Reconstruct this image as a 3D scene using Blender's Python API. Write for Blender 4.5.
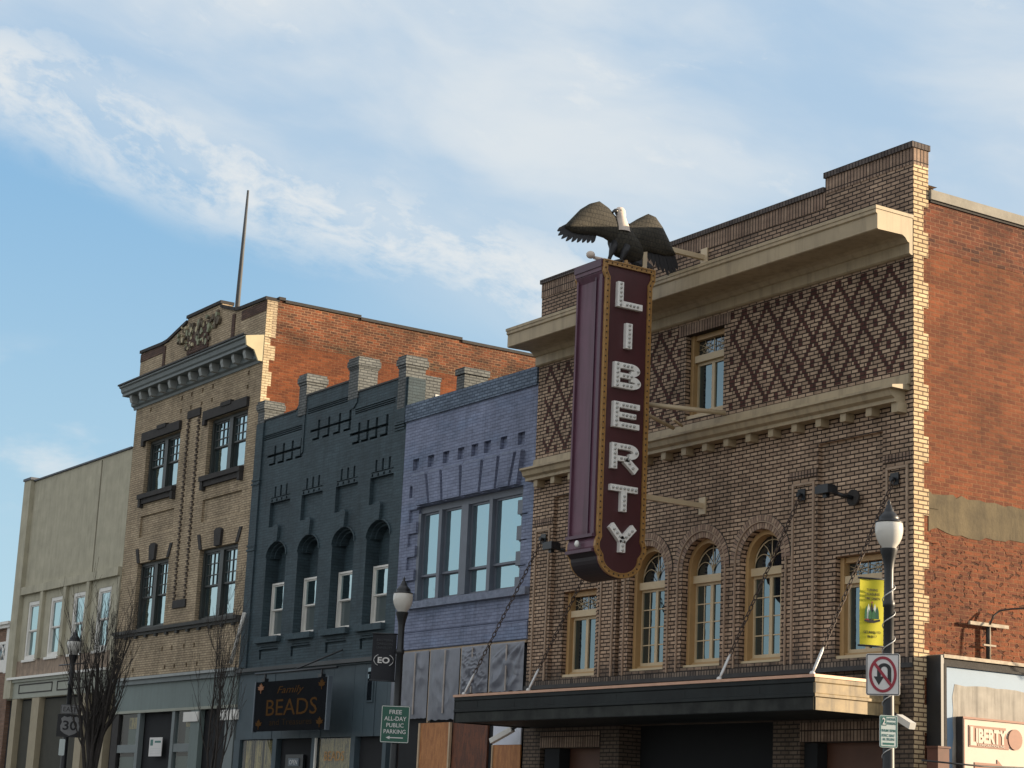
import bpy, math, random
from math import radians as rad, sin, cos, pi, sqrt, atan2
from mathutils import Vector, Matrix, noise as mnoise

for o in list(bpy.data.objects):
    bpy.data.objects.remove(o)
SC = bpy.context.scene
COL = SC.collection

# ------------------------------------------------------------------ camera
cam_d = bpy.data.cameras.new('camera')
cam = bpy.data.objects.new('camera', cam_d)
COL.objects.link(cam)
CAM = Vector((24.30, -24.0, 1.65))
yaw, pitch, roll = rad(-57.2245), rad(12.7686), rad(2.61033)
fwd = Vector((sin(yaw) * cos(pitch), cos(yaw) * cos(pitch), sin(pitch)))
rgt = Vector((cos(yaw), -sin(yaw), 0))
up = rgt.cross(fwd)
r2 = rgt * cos(roll) + up * sin(roll)
u2 = -rgt * sin(roll) + up * cos(roll)
cam.matrix_world = Matrix(((r2.x, u2.x, -fwd.x, CAM.x), (r2.y, u2.y, -fwd.y, CAM.y),
                           (r2.z, u2.z, -fwd.z, CAM.z), (0, 0, 0, 1)))
cam_d.sensor_width = 36.0
cam_d.lens = 36.0 * 1960.48 / 1024.0
cam_d.clip_start = 0.1
cam_d.clip_end = 5000
SC.camera = cam

# ------------------------------------------------------------------ sun, sky, exposure
SUN_AZ = rad(29.0)      # from +Y (behind the street front) towards +X
SUN_EL = rad(9.7)
sdir = Vector((sin(SUN_AZ) * cos(SUN_EL), cos(SUN_AZ) * cos(SUN_EL), sin(SUN_EL)))
sun_d = bpy.data.lights.new('sun', 'SUN')
sun_d.energy = 5.0
sun_d.angle = rad(0.5)
sun_d.color = (1.0, 0.80, 0.56)
sun = bpy.data.objects.new('sun', sun_d)
COL.objects.link(sun)
sun.rotation_euler = (-sdir).to_track_quat('-Z', 'Y').to_euler()

SC.view_settings.view_transform = 'Standard'
SC.view_settings.look = 'None'
SC.view_settings.exposure = 1.0
SC.view_settings.gamma = 1.0

world = bpy.data.worlds.new('World')
SC.world = world
world.use_nodes = True


class NT:
    """small helper to write node maths"""
    def __init__(s, nt):
        s.t = nt
        s.l = nt.links

    def n(s, typ, **kw):
        nd = s.t.nodes.new(typ)
        for k, v in kw.items():
            setattr(nd, k, v)
        return nd

    def put(s, sock, v):
        if hasattr(v, 'is_output'):
            s.l.new(v, sock)
        elif v is not None:
            sock.default_value = v

    def m(s, op, a, b=None, c=None):
        nd = s.n('ShaderNodeMath', operation=op)
        s.put(nd.inputs[0], a)
        if b is not None:
            s.put(nd.inputs[1], b)
        if c is not None:
            s.put(nd.inputs[2], c)
        return nd.outputs[0]

    def xyz(s, v):
        nd = s.n('ShaderNodeSeparateXYZ')
        s.put(nd.inputs[0], v)
        return nd.outputs

    def vec(s, x, y, z=0.0):
        nd = s.n('ShaderNodeCombineXYZ')
        s.put(nd.inputs[0], x); s.put(nd.inputs[1], y); s.put(nd.inputs[2], z)
        return nd.outputs[0]

    def mix(s, f, a, b, mode='MIX'):
        nd = s.n('ShaderNodeMix', data_type='RGBA', blend_type=mode)
        s.put(nd.inputs[0], f)
        s.put(nd.inputs[6], a if hasattr(a, 'is_output') else (*a[:3], 1))
        s.put(nd.inputs[7], b if hasattr(b, 'is_output') else (*b[:3], 1))
        return nd.outputs[2]

    def noise(s, v, scale, detail=4, rough=0.55, dist=0.0):
        nd = s.n('ShaderNodeTexNoise')
        s.put(nd.inputs['Vector'], v)
        nd.inputs['Scale'].default_value = scale
        nd.inputs['Detail'].default_value = detail
        nd.inputs['Roughness'].default_value = rough
        nd.inputs['Distortion'].default_value = dist
        return nd.outputs[0]

    def ramp(s, f, a, b, lo=0.0, hi=1.0, smooth=True):
        nd = s.n('ShaderNodeMapRange')
        if smooth:
            nd.interpolation_type = 'SMOOTHSTEP'
        s.put(nd.inputs[0], f)
        nd.inputs[1].default_value = a; nd.inputs[2].default_value = b
        nd.inputs[3].default_value = lo; nd.inputs[4].default_value = hi
        return nd.outputs[0]


def build_world():
    w = NT(world.node_tree)
    bg = world.node_tree.nodes['Background']
    sky = w.n('ShaderNodeTexSky', sky_type='NISHITA')
    sky.sun_disc = False
    sky.sun_elevation = SUN_EL
    sky.sun_rotation = SUN_AZ
    sky.air_density = 1.0
    sky.dust_density = 0.4
    sky.ozone_density = 2.0
    sky.altitude = 800
    g = w.n('ShaderNodeTexCoord').outputs['Generated']
    x, y, z = w.xyz(g)
    az = w.m('MULTIPLY', w.m('ARCTAN2', x, y), 57.29578)
    el = w.m('MULTIPLY', w.m('ARCSINE', z), 57.29578)
    # coordinates along and across the cirrus streaks (degrees)
    ca, sa = cos(rad(-15)), sin(rad(-15))
    a0 = w.m('ADD', az, 65.0); e0 = w.m('SUBTRACT', el, 17.3)
    u = w.m('ADD', w.m('MULTIPLY', a0, ca), w.m('MULTIPLY', e0, sa))
    v = w.m('SUBTRACT', w.m('MULTIPLY', e0, ca), w.m('MULTIPLY', a0, sa))
    warp = w.noise(w.vec(w.m('MULTIPLY', u, 0.12), w.m('MULTIPLY', v, 0.2), 3.7), 1.0, 3)
    vw = w.m('ADD', v, w.m('MULTIPLY', w.m('SUBTRACT', warp, 0.5), 2.6))
    n1 = w.noise(w.vec(w.m('MULTIPLY', u, 0.085), w.m('MULTIPLY', vw, 0.22), 1.3), 1.0, 7, 0.52, 0.25)
    n2 = w.noise(w.vec(w.m('MULTIPLY', u, 0.30), w.m('MULTIPLY', vw, 0.62), 8.1), 1.0, 8, 0.62, 0.25)
    n3 = w.noise(w.vec(w.m('MULTIPLY', az, 0.13), w.m('MULTIPLY', el, 0.3), 5.5), 1.0, 6, 0.6)
    n4 = w.noise(w.vec(w.m('MULTIPLY', u, 1.1), w.m('MULTIPLY', vw, 2.4), 2.1), 1.0, 6, 0.65, 0.3)
    # thin bright haze over the western half of the sky
    thin = w.m('MULTIPLY', w.m('MULTIPLY', w.ramp(az, -115, -85), w.ramp(az, -5, -35)), w.ramp(el, 55, 25))
    # broad veil above the streak line, thinner below it
    veil = w.ramp(vw, -1.6, 1.8)
    veilR = w.m('MULTIPLY', w.ramp(az, -67, -54), w.ramp(el, 11.0, 17.5))
    base = w.m('MAXIMUM', veil, w.m('MULTIPLY', veilR, 0.9))
    tex = w.m('ADD', w.m('MULTIPLY', n1, 0.55), w.m('ADD', w.m('MULTIPLY', n2, 0.33), w.m('MULTIPLY', n4, 0.12)))
    wisps = w.m('MULTIPLY', w.ramp(tex, 0.33, 0.66), base)
    band = w.m('MULTIPLY', w.ramp(vw, -1.7, 0.5), w.ramp(vw, 3.6, 0.9))
    band = w.m('MULTIPLY', band, w.ramp(w.m('ADD', w.m('MULTIPLY', n2, 0.68), w.m('MULTIPLY', n4, 0.32)), 0.30, 0.60))
    low = w.m('MULTIPLY', w.m('MULTIPLY', w.ramp(n3, 0.48, 0.70), w.ramp(el, 7, 10)), w.m('MULTIPLY', w.ramp(el, 13.5, 11.0), w.ramp(az, -66, -69)))
    cov = w.m('MAXIMUM', w.m('MULTIPLY', wisps, 0.9), w.m('MULTIPLY', band, 0.9))
    cov = w.m('MAXIMUM', cov, w.m('MULTIPLY', low, 0.8))
    cov = w.m('MAXIMUM', cov, w.m('MULTIPLY', base, w.ramp(n1, 0.3, 0.7, 0.35, 0.85)))
    cov = w.m('MULTIPLY', w.m('MINIMUM', cov, 1.0), thin)
    hz = w.mix(w.ramp(el, 4, 24), HAZE_LOW, HAZE_HIGH)
    tint = w.mix(w.m('MULTIPLY', thin, 0.85), sky.outputs[0], hz)
    # unseen cloud sheet added behind the camera, brightened to fill the shaded fronts
    fill_cloud = w.m('MULTIPLY', w.m('SUBTRACT', 1.0, thin), w.ramp(n3, 0.2, 0.7, 0.55, 0.9))
    tint = w.mix(fill_cloud, tint, CLOUD_FILL)
    colr = w.mix(cov, tint, CLOUD_COL)
    w.put(bg.inputs[0], colr)
    bg.inputs[1].default_value = SKY_STRENGTH


HAZE_LOW = (2.35, 3.40, 4.05)
HAZE_HIGH = (1.15, 2.40, 3.85)
CLOUD_COL = (4.0, 4.15, 4.2)
CLOUD_FILL = (5.0, 5.05, 5.1)
SKY_STRENGTH = 0.10
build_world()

# ------------------------------------------------------------------ materials
MATS = {}


def new_mat(name):
    m = bpy.data.materials.new(name)
    m.use_nodes = True
    return m, NT(m.node_tree), m.node_tree.nodes['Principled BSDF']


def plain(name, col, rough=0.6, metal=0.0, var=0.12, scale=3.0, bump=0.0, streak=0.0, spec=0.5):
    """painted / stone / metal surface with uneven tone, optional rain streaks"""
    if name in MATS:
        return MATS[name]
    m, t, p = new_mat(name)
    ob = t.n('ShaderNodeTexCoord').outputs['Object']
    n = t.noise(ob, scale, 6, 0.6)
    k = t.ramp(n, 0.25, 0.75, 1 - var, 1 + var, False)
    c = t.mix(1.0, (*col, 1), t.vec(k, k, k), 'MULTIPLY')
    if streak:
        x, y, z = t.xyz(ob)
        s = t.noise(t.vec(t.m('MULTIPLY', x, 6.0), t.m('MULTIPLY', y, 6.0), t.m('MULTIPLY', z, 0.5)), 1.0, 6, 0.65)
        k2 = t.ramp(s, 0.42, 0.72, 1.0, 1.0 - streak)
        c = t.mix(1.0, c, t.vec(k2, k2, k2), 'MULTIPLY')
    t.put(p.inputs['Base Color'], c)
    p.inputs['Roughness'].default_value = rough
    p.inputs['Metallic'].default_value = metal
    p.inputs['Specular IOR Level'].default_value = spec
    if bump:
        b = t.n('ShaderNodeBump')
        b.inputs['Distance'].default_value = bump
        b.inputs['Strength'].default_value = 0.8
        t.put(b.inputs['Height'], t.noise(ob, scale * 6, 6, 0.65))
        t.put(p.inputs['Normal'], b.outputs[0])
    MATS[name] = m
    return m


def brick(name, c1, c2, mortar, bw=0.225, rh=0.0775, ms=0.011, var=0.25, vscale=0.7, bump=0.012, rough=0.85,
          soot=None, soot_at=(0.55, 0.75), lattice=False, offset=0.5, pock=0.0, blend=None, mott=0.0, pock_z=None, patch=0.0, run=0.0, grime=None):
    if name in MATS:
        return MATS[name]
    m, t, p = new_mat(name)
    ob = t.n('ShaderNodeTexCoord').outputs['Object']
    x, y, z = t.xyz(ob)
    nx = t.m('ABSOLUTE', t.xyz(t.n('ShaderNodeNewGeometry').outputs['True Normal'])[0])
    f = t.m('GREATER_THAN', nx, 0.5)
    u = t.m('ADD', t.m('MULTIPLY', x, t.m('SUBTRACT', 1.0, f)), t.m('MULTIPLY', y, f))
    # slightly wavering courses
    wob = t.m('MULTIPLY', t.m('SUBTRACT', t.noise(t.vec(u, z), 1.7, 3), 0.5), 0.012)
    uv = t.vec(u, t.m('ADD', z, wob))
    br = t.n('ShaderNodeTexBrick')
    br.offset = offset
    t.put(br.inputs['Vector'], uv)
    br.inputs['Color1'].default_value = (*c1, 1)
    br.inputs['Color2'].default_value = (*c2, 1)
    br.inputs['Mortar'].default_value = (*mortar, 1)
    br.inputs['Scale'].default_value = 1.0
    br.inputs['Mortar Size'].default_value = ms
    br.inputs['Mortar Smooth'].default_value = 0.25
    br.inputs['Brick Width'].default_value = bw
    br.inputs['Row Height'].default_value = rh
    c = br.outputs['Color']
    if lattice:
        row = t.m('FLOOR', t.m('DIVIDE', z, rh))
        zc = t.m('MULTIPLY', t.m('ADD', row, 0.5), rh)
        q = bw / 4
        xq = t.m('MULTIPLY', t.m('ADD', t.m('FLOOR', t.m('DIVIDE', x, q)), 0.5), q)
        A = t.m('DIVIDE', t.m('ADD', xq, 0.61), 0.675)
        B = t.m('DIVIDE', t.m('SUBTRACT', zc, 11.78), 0.93)
        a = t.m('ABSOLUTE', t.m('SUBTRACT', t.m('FRACT', t.m('ADD', A, B)), 0.5))
        b = t.m('ABSOLUTE', t.m('SUBTRACT', t.m('FRACT', t.m('SUBTRACT', A, B)), 0.5))
        line = t.m('GREATER_THAN', t.m('MAXIMUM', a, b), 0.405)
        dot = t.m('LESS_THAN', t.m('MAXIMUM', a, b), 0.11)
        reg = t.m('MULTIPLY', t.m('GREATER_THAN', z, 9.86), t.m('LESS_THAN', z, 11.84))
        rx = t.m('MULTIPLY', t.m('LESS_THAN', x, -0.16), t.m('GREATER_THAN', x, -11.6))
        gap = t.m('MULTIPLY', t.m('GREATER_THAN', x, -6.62), t.m('LESS_THAN', x, -5.06))
        reg = t.m('MULTIPLY', t.m('MULTIPLY', reg, rx), t.m('SUBTRACT', 1.0, gap))
        dk = t.m('MULTIPLY', t.m('MAXIMUM', line, dot), reg)
        brf = t.m('SUBTRACT', 1.0, br.outputs['Fac'])
        c = t.mix(t.m('MULTIPLY', dk, brf), c, (0.088, 0.035, 0.028))
    n = t.noise(t.vec(u, z), vscale, 6, 0.62)
    k = t.ramp(n, 0.25, 0.75, 1 - var, 1 + var, False)
    c = t.mix(1.0, c, t.vec(k, k, k), 'MULTIPLY')
    n2 = t.noise(t.vec(t.m('MULTIPLY', u, 1.6), t.m('MULTIPLY', z, 6.0)), 1.6, 3)
    k = t.ramp(n2, 0.3, 0.7, 0.82, 1.15, False)
    c = t.mix(1.0, c, t.vec(k, k, k), 'MULTIPLY')
    if mott:      # odd dark and pale bricks
        cell = t.n('ShaderNodeTexVoronoi')
        t.put(cell.inputs['Vector'], t.vec(t.m('DIVIDE', u, 0.2), t.m('DIVIDE', z, 0.08)))
        cell.inputs['Scale'].default_value = 1.0
        k = t.ramp(t.xyz(cell.outputs['Color'])[0], 0.0, 1.0, 1 - mott, 1 + mott * 0.55, False)
        c = t.mix(1.0, c, t.vec(k, k, k), 'MULTIPLY')
    if soot:
        ns = t.noise(t.vec(t.m('MULTIPLY', u, 0.9), t.m('MULTIPLY', z, 0.55), 2.0), 0.8, 7, 0.65)
        c = t.mix(t.ramp(ns, soot_at[0], soot_at[1], 0.0, 0.75), c, soot)
    if grime is not None:   # soot settled on the courses just above a ledge, ragged upper edge
        gz = t.m('ADD', z, t.m('MULTIPLY', t.m('SUBTRACT', t.noise(t.vec(t.m('MULTIPLY', u, 2.5), t.m('MULTIPLY', z, 0.8)), 1.0, 6, 0.7), 0.5), 1.6))
        c = t.mix(t.ramp(gz, grime + 0.55, grime, 0.0, 0.72), c, (0.05, 0.042, 0.037))
    if blend:       # a second tone of brick in big uneven areas (repairs, weathering)
        nb = t.noise(t.vec(t.m('MULTIPLY', u, 0.35), z, 4.0), 0.9, 7, 0.7)
        c = t.mix(t.ramp(nb, 0.46, 0.62, 0.0, 0.85), c, t.mix(1.0, c, blend, 'MULTIPLY'))
    if run:       # water runs down the face
        rs = t.noise(t.vec(t.m('MULTIPLY', u, 4.5), t.m('MULTIPLY', z, 0.4), 3.0), 1.0, 7, 0.7)
        k = t.ramp(rs, 0.46, 0.70, 1.0, 1.0 - run)
        c = t.mix(1.0, c, t.vec(k, k, k), 'MULTIPLY')
    if patch:     # broad water stains, pale streaks of spilled mortar along the courses
        ps = t.noise(t.vec(t.m('MULTIPLY', u, 0.5), t.m('MULTIPLY', z, 0.9), 7.0), 0.7, 8, 0.7, 0.5)
        k = t.ramp(ps, 0.35, 0.65, 1.0 - patch, 1.0 + patch * 0.45)
        c = t.mix(1.0, c, t.vec(k, k, k), 'MULTIPLY')
        st = t.noise(t.vec(t.m('MULTIPLY', u, 1.2), t.m('MULTIPLY', z, 13.0), 1.0), 1.0, 5, 0.7)
        c = t.mix(t.ramp(st, 0.60, 0.72, 0.0, 0.42), c, (0.33, 0.16, 0.085))
        sd = t.noise(t.vec(t.m('MULTIPLY', u, 0.9), t.m('MULTIPLY', z, 13.0), 9.0), 1.0, 5, 0.7)
        c = t.mix(t.ramp(sd, 0.60, 0.70, 0.0, 0.5), c, (0.06, 0.028, 0.02))
    h = t.m('MULTIPLY', br.outputs['Fac'], -1.0)
    h = t.m('ADD', h, t.m('MULTIPLY', t.noise(t.vec(u, z), 22.0, 4, 0.7), 0.5))
    if pock:
        hp = t.noise(t.vec(u, t.m('MULTIPLY', z, 1.5)), 8.5, 1, 0.4)
        hole = t.ramp(hp, 0.585, 0.65)
        if pock_z is not None:
            hole = t.m('MULTIPLY', hole, t.ramp(z, pock_z + 0.3, pock_z - 0.5, 0.08, 1.0))
        h = t.m('SUBTRACT', h, t.m('MULTIPLY', hole, pock))
        c = t.mix(t.m('MULTIPLY', hole, 0.75), c, t.mix(1.0, c, (0.3, 0.28, 0.28), 'MULTIPLY'))
    t.put(p.inputs['Base Color'], c)
    p.inputs['Roughness'].default_value = rough
    p.inputs['Specular IOR Level'].default_value = 0.25
    bp = t.n('ShaderNodeBump')
    bp.inputs['Distance'].default_value = bump
    bp.inputs['Strength'].default_value = 1.0
    t.put(bp.inputs['Height'], h)
    t.put(p.inputs['Normal'], bp.outputs[0])
    MATS[name] = m
    return m


def glass(name, dark=(0.012, 0.016, 0.02), refl=0.5, rough=0.015, tint=(0.86, 0.95, 1.0), wave=0.004):
    if name in MATS:
        return MATS[name]
    m, t, p = new_mat(name)
    t.t.nodes.remove(p)
    out = t.t.nodes['Material Output']
    ob = t.n('ShaderNodeTexCoord').outputs['Object']
    d = t.n('ShaderNodeBsdfDiffuse')
    d.inputs[0].default_value = (*dark, 1)
    g = t.n('ShaderNodeBsdfGlossy')
    g.inputs['Color'].default_value = (*tint, 1)
    g.inputs['Roughness'].default_value = rough
    b = t.n('ShaderNodeBump')
    b.inputs['Distance'].default_value = wave
    t.put(b.inputs['Height'], t.noise(ob, 2.2, 2))
    t.put(g.inputs['Normal'], b.outputs[0])
    mx = t.n('ShaderNodeMixShader')
    mx.inputs[0].default_value = refl
    t.l.new(d.outputs[0], mx.inputs[1]); t.l.new(g.outputs[0], mx.inputs[2])
    t.l.new(mx.outputs[0], out.inputs[0])
    MATS[name] = m
    return m


def clear_glass(name, refl=0.12):
    if name in MATS:
        return MATS[name]
    m, t, p = new_mat(name)
    t.t.nodes.remove(p)
    out = t.t.nodes['Material Output']
    d = t.n('ShaderNodeBsdfTransparent')
    d.inputs[0].default_value = (0.85, 0.9, 0.9, 1)
    g = t.n('ShaderNodeBsdfGlossy')
    g.inputs['Roughness'].default_value = 0.02
    mx = t.n('ShaderNodeMixShader')
    mx.inputs[0].default_value = refl
    t.l.new(d.outputs[0], mx.inputs[1]); t.l.new(g.outputs[0], mx.inputs[2])
    t.l.new(mx.outputs[0], out.inputs[0])
    MATS[name] = m
    return m


def plywood(name, c1, c2, rough=0.7):
    if name in MATS:
        return MATS[name]
    m, t, p = new_mat(name)
    ob = t.n('ShaderNodeTexCoord').outputs['Object']
    x, y, z = t.xyz(ob)
    n = t.noise(t.vec(t.m('MULTIPLY', x, 5.0), y, t.m('MULTIPLY', z, 1.1)), 1.6, 8, 0.68, 1.4)
    n2 = t.noise(ob, 26.0, 4, 0.7)
    f = t.m('ADD', t.m('MULTIPLY', n, 0.75), t.m('MULTIPLY', n2, 0.25))
    t.put(p.inputs['Base Color'], t.mix(t.ramp(f, 0.36, 0.64), c1, c2))
    p.inputs['Roughness'].default_value = rough
    MATS[name] = m
    return m


# palette
M_TAN = brick('liberty_brick', (0.475, 0.340, 0.236), (0.33, 0.228, 0.156), (0.036, 0.025, 0.019), ms=0.0135, var=0.32, run=0.30, grime=4.75, bump=0.014,
              soot=(0.07, 0.055, 0.045), soot_at=(0.57, 0.84), lattice=True)
M_TANP = brick('liberty_parapet_brick', (0.36, 0.255, 0.18), (0.21, 0.145, 0.105), (0.032, 0.024, 0.02), ms=0.013, var=0.35, bump=0.014, soot=(0.06, 0.05, 0.045), soot_at=(0.5, 0.78))
M_TANQ = brick('quoin_brick', (0.60, 0.46, 0.28), (0.50, 0.37, 0.22), (0.11, 0.070, 0.045), ms=0.012, var=0.15)
M_SOLD = brick('soldier_brick', (0.31, 0.22, 0.16), (0.20, 0.135, 0.10), (0.035, 0.026, 0.022), bw=0.085, rh=0.36, ms=0.012, var=0.3, offset=0.0)
M_ROWL = brick('rowlock_brick', (0.12, 0.10, 0.09), (0.08, 0.065, 0.06), (0.025, 0.02, 0.02), bw=0.085, rh=0.13, ms=0.011, offset=0.0)
M_RED = brick('red_side_brick', (0.208, 0.059, 0.020), (0.115, 0.032, 0.013), (0.20, 0.088, 0.040), ms=0.010, var=0.22, bump=0.022, pock=0.9, pock_z=7.0, patch=0.20, run=0.2,
              soot=(0.08, 0.035, 0.025), soot_at=(0.62, 0.88), rh=0.076)
M_RED2 = brick('red_parapet_brick', (0.215, 0.060, 0.025), (0.075, 0.026, 0.017), (0.24, 0.11, 0.06), ms=0.012, var=0.4, bump=0.026, patch=0.5,
               soot=(0.10, 0.075, 0.06), soot_at=(0.5, 0.8), blend=(0.7, 0.62, 0.62))
M_RED3 = brick('weathered_parapet_brick', (0.235, 0.070, 0.028), (0.080, 0.036, 0.022), (0.27, 0.15, 0.085), ms=0.013, var=0.4, bump=0.026, patch=0.5, blend=(0.62, 0.80, 0.85))
M_TAN2 = brick('buff_brick', (0.46, 0.365, 0.245), (0.37, 0.288, 0.19), (0.18, 0.135, 0.09), ms=0.009, var=0.32, run=0.30, bump=0.008,
               soot=(0.11, 0.088, 0.065), soot_at=(0.55, 0.85), rh=0.072)
M_TAN2Q = brick('buff_quoin_brick', (0.56, 0.46, 0.30), (0.48, 0.38, 0.24), (0.24, 0.17, 0.10), ms=0.009, var=0.15)
M_BLUE = brick('blue_painted_brick', (0.222, 0.250, 0.350), (0.200, 0.226, 0.316), (0.150, 0.172, 0.250), ms=0.010, var=0.26, run=0.22, bump=0.010,
               soot=(0.125, 0.155, 0.21), soot_at=(0.54, 0.78), blend=(0.86, 0.95, 1.0), rough=0.75)
M_BLUE2 = brick('blue_worn_brick', (0.17, 0.218, 0.285), (0.115, 0.15, 0.205), (0.055, 0.078, 0.112), ms=0.013, var=0.25, bump=0.022, rough=0.75)
M_GREY = brick('slate_painted_brick', (0.047, 0.074, 0.088), (0.042, 0.066, 0.079), (0.033, 0.053, 0.064), ms=0.010, var=0.28, run=0.25, bump=0.010, rough=0.65,
               soot=(0.075, 0.105, 0.115), soot_at=(0.58, 0.82))
M_GREYC = brick('slate_chimney_brick', (0.165, 0.172, 0.165), (0.13, 0.138, 0.135), (0.06, 0.064, 0.066), ms=0.012, var=0.3, bump=0.02, rough=0.8)
M_FARB = brick('far_brick', (0.26, 0.16, 0.11), (0.21, 0.125, 0.085), (0.2, 0.15, 0.12), ms=0.009, var=0.2)
M_WHITEB = plain('whitewash', (0.75, 0.72, 0.68), 0.9, var=0.2, scale=8, bump=0.02)
M_STUCCO = plain('beige_stucco', (0.42, 0.39, 0.29), 0.9, var=0.18, scale=1.7, bump=0.006, streak=0.14)
M_STUCCO2 = plain('worn_stucco', (0.30, 0.225, 0.165), 0.9, var=0.35, scale=3.5, bump=0.01, streak=0.35)
M_CREAM = plain('cream_paint', (0.37, 0.29, 0.18), 0.6, var=0.14, scale=1.5, streak=0.28)
M_CREAMD = plain('soffit_paint', (0.20, 0.165, 0.115), 0.7, var=0.12, scale=1.5)
M_WOOD = plain('ochre_window_paint', (0.42, 0.265, 0.115), 0.5, var=0.10, scale=4)
M_WOODL = plain('pale_sash_paint', (0.52, 0.41, 0.25), 0.5, var=0.08, scale=4)
M_CONC = plain('lintel_concrete', (0.105, 0.080, 0.042), 0.9, var=0.4, scale=2.2, bump=0.01, streak=0.3)
M_COPE = plain('stone_coping', (0.27, 0.25, 0.21), 0.9, var=0.25, scale=3, bump=0.006)
M_DARKTRIM = plain('dark_trim', (0.030, 0.030, 0.030), 0.7, var=0.3, scale=4)
M_SOOT = plain('weathered_trim', (0.030, 0.027, 0.025), 0.85, var=0.35, scale=5, bump=0.01)
M_BLACK = plain('black_metal', (0.012, 0.014, 0.017), 0.42, var=0.2, scale=6)
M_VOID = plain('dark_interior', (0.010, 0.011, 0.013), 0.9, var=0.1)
M_GLASS = glass('window_glass', refl=0.21, tint=(0.62, 0.86, 0.95))
M_GLASS2 = glass('dull_window_glass', refl=0.2, tint=(0.72, 0.88, 0.98), wave=0.008)
M_GLASSB = glass('bright_window_glass', refl=0.42, tint=(0.58, 0.86, 0.95), dark=(0.08, 0.1, 0.11))
M_GLASSD = glass('shop_glass', refl=0.14, dark=(0.015, 0.018, 0.02))
M_CORN2 = plain('blue_grey_cornice', (0.15, 0.175, 0.175), 0.6, var=0.12, scale=2)
M_CORN2L = plain('pale_cornice_blocks', (0.30, 0.32, 0.31), 0.6, var=0.12, scale=4)
M_BUFFP = plain('buff_render', (0.48, 0.42, 0.27), 0.85, var=0.12, scale=2)
M_WHITE = plain('white_paint', (0.70, 0.68, 0.63), 0.5, var=0.06, scale=5)
M_TEAL = plain('grey_green_panel', (0.135, 0.175, 0.165), 0.6, var=0.12, scale=1.2, streak=0.1)
M_SAGE = plain('sage_fascia', (0.29, 0.30, 0.245), 0.6, var=0.08, scale=2)
M_SLATE = plain('slate_boards', (0.044, 0.068, 0.082), 0.6, var=0.18, scale=2)
M_BLUEW = plain('blue_grey_window_paint', (0.115, 0.13, 0.16), 0.5, var=0.1, scale=4)
M_STONEB = plain('blue_rough_stone', (0.215, 0.245, 0.32), 0.85, var=0.3, scale=7, bump=0.05)
M_STONEG = plain('slate_rough_stone', (0.05, 0.08, 0.095), 0.85, var=0.3, scale=7, bump=0.05)
M_PLY = plywood('fresh_plywood', (0.46, 0.20, 0.068), (0.27, 0.105, 0.036))
M_PLYD = plywood('dark_plywood', (0.17, 0.055, 0.022), (0.07, 0.027, 0.016))
M_LUMBER = plain('pale_lumber', (0.46, 0.34, 0.22), 0.7, var=0.15, scale=6)
M_PURPLE = plain('plum_paint', (0.118, 0.046, 0.074), 0.5, var=0.14, scale=2, streak=0.35)
M_PURPD = plain('plum_moulding', (0.075, 0.030, 0.052), 0.45, var=0.1, scale=2)
M_MAROON = plain('maroon_face', (0.060, 0.014, 0.017), 0.42, var=0.15, scale=2, streak=0.15)
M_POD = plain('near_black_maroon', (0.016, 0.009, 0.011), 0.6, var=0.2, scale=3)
M_GOLD = plain('gold_border', (0.33, 0.18, 0.055), 0.45, var=0.25, scale=12)
M_LETTER = plain('white_enamel', (0.80, 0.79, 0.75), 0.4, var=0.06, scale=8)
M_BULB = plain('dull_bulb', (0.42, 0.42, 0.40), 0.25, var=0.1)
M_STUD = plain('dark_stud', (0.05, 0.028, 0.014), 0.4, var=0.1)
M_STEEL = plain('cream_steel', (0.50, 0.40, 0.26), 0.5, var=0.08, scale=4)
M_EAGLE = brick('eagle_feathers', (0.050, 0.044, 0.032), (0.040, 0.036, 0.027), (0.026, 0.024, 0.020), bw=0.075, rh=0.095, ms=0.006, var=0.25, vscale=5, bump=0.02, rough=0.7)
M_EAGLED = plain('eagle_flight_feathers', (0.014, 0.014, 0.016), 0.6, var=0.2, scale=9)
M_EAGLEW = plain('eagle_white', (0.60, 0.51, 0.44), 0.7, var=0.12, scale=12, bump=0.004)
M_BEAK = plain('eagle_beak', (0.02, 0.02, 0.02), 0.4)
M_MARQ = plain('patinated_metal', (0.0085, 0.0115, 0.0115), 0.6, var=0.6, scale=1.8, streak=0.3, spec=0.25)
M_MARQL = plain('mottled_patina', (0.021, 0.023, 0.020), 0.65, var=0.9, scale=2.6, streak=0.4, spec=0.25)
M_COPPER = plain('copper_edge', (0.52, 0.30, 0.20), 0.5, metal=0.2, var=0.15, scale=5)
M_MEND = plain('weathered_pale_metal', (0.26, 0.185, 0.085), 0.6, var=0.45, scale=4, streak=0.55)
M_CHAIN = plain('rusty_chain', (0.055, 0.036, 0.026), 0.7, var=0.3, scale=8)
M_GALV = plain('galvanised', (0.55, 0.55, 0.54), 0.45, metal=0.3, var=0.1, scale=6)
M_GLOBE = plain('frosted_globe', (0.60, 0.58, 0.53), 0.12, var=0.05, scale=4)
M_YELLOW = plain('yellow_cloth', (0.58, 0.53, 0.03), 0.8, var=0.05)
M_SIGNW = plain('sign_white', (0.62, 0.60, 0.58), 0.5, var=0.05)
M_SIGNG = plain('dirty_sign_white', (0.22, 0.22, 0.22), 0.6, var=0.2)
M_RED_S = plain('sign_red', (0.28, 0.018, 0.035), 0.5, var=0.05)
M_SBLK = plain('sign_black', (0.012, 0.012, 0.014), 0.5)
M_SGRN = plain('sign_green', (0.012, 0.085, 0.055), 0.5, var=0.05)
M_STEALG = plain('sign_teal', (0.02, 0.13, 0.11), 0.5)
M_GILT = plain('gilt_lettering', (0.085, 0.042, 0.014), 0.8, var=0.2, scale=12, spec=0.03)
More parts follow.
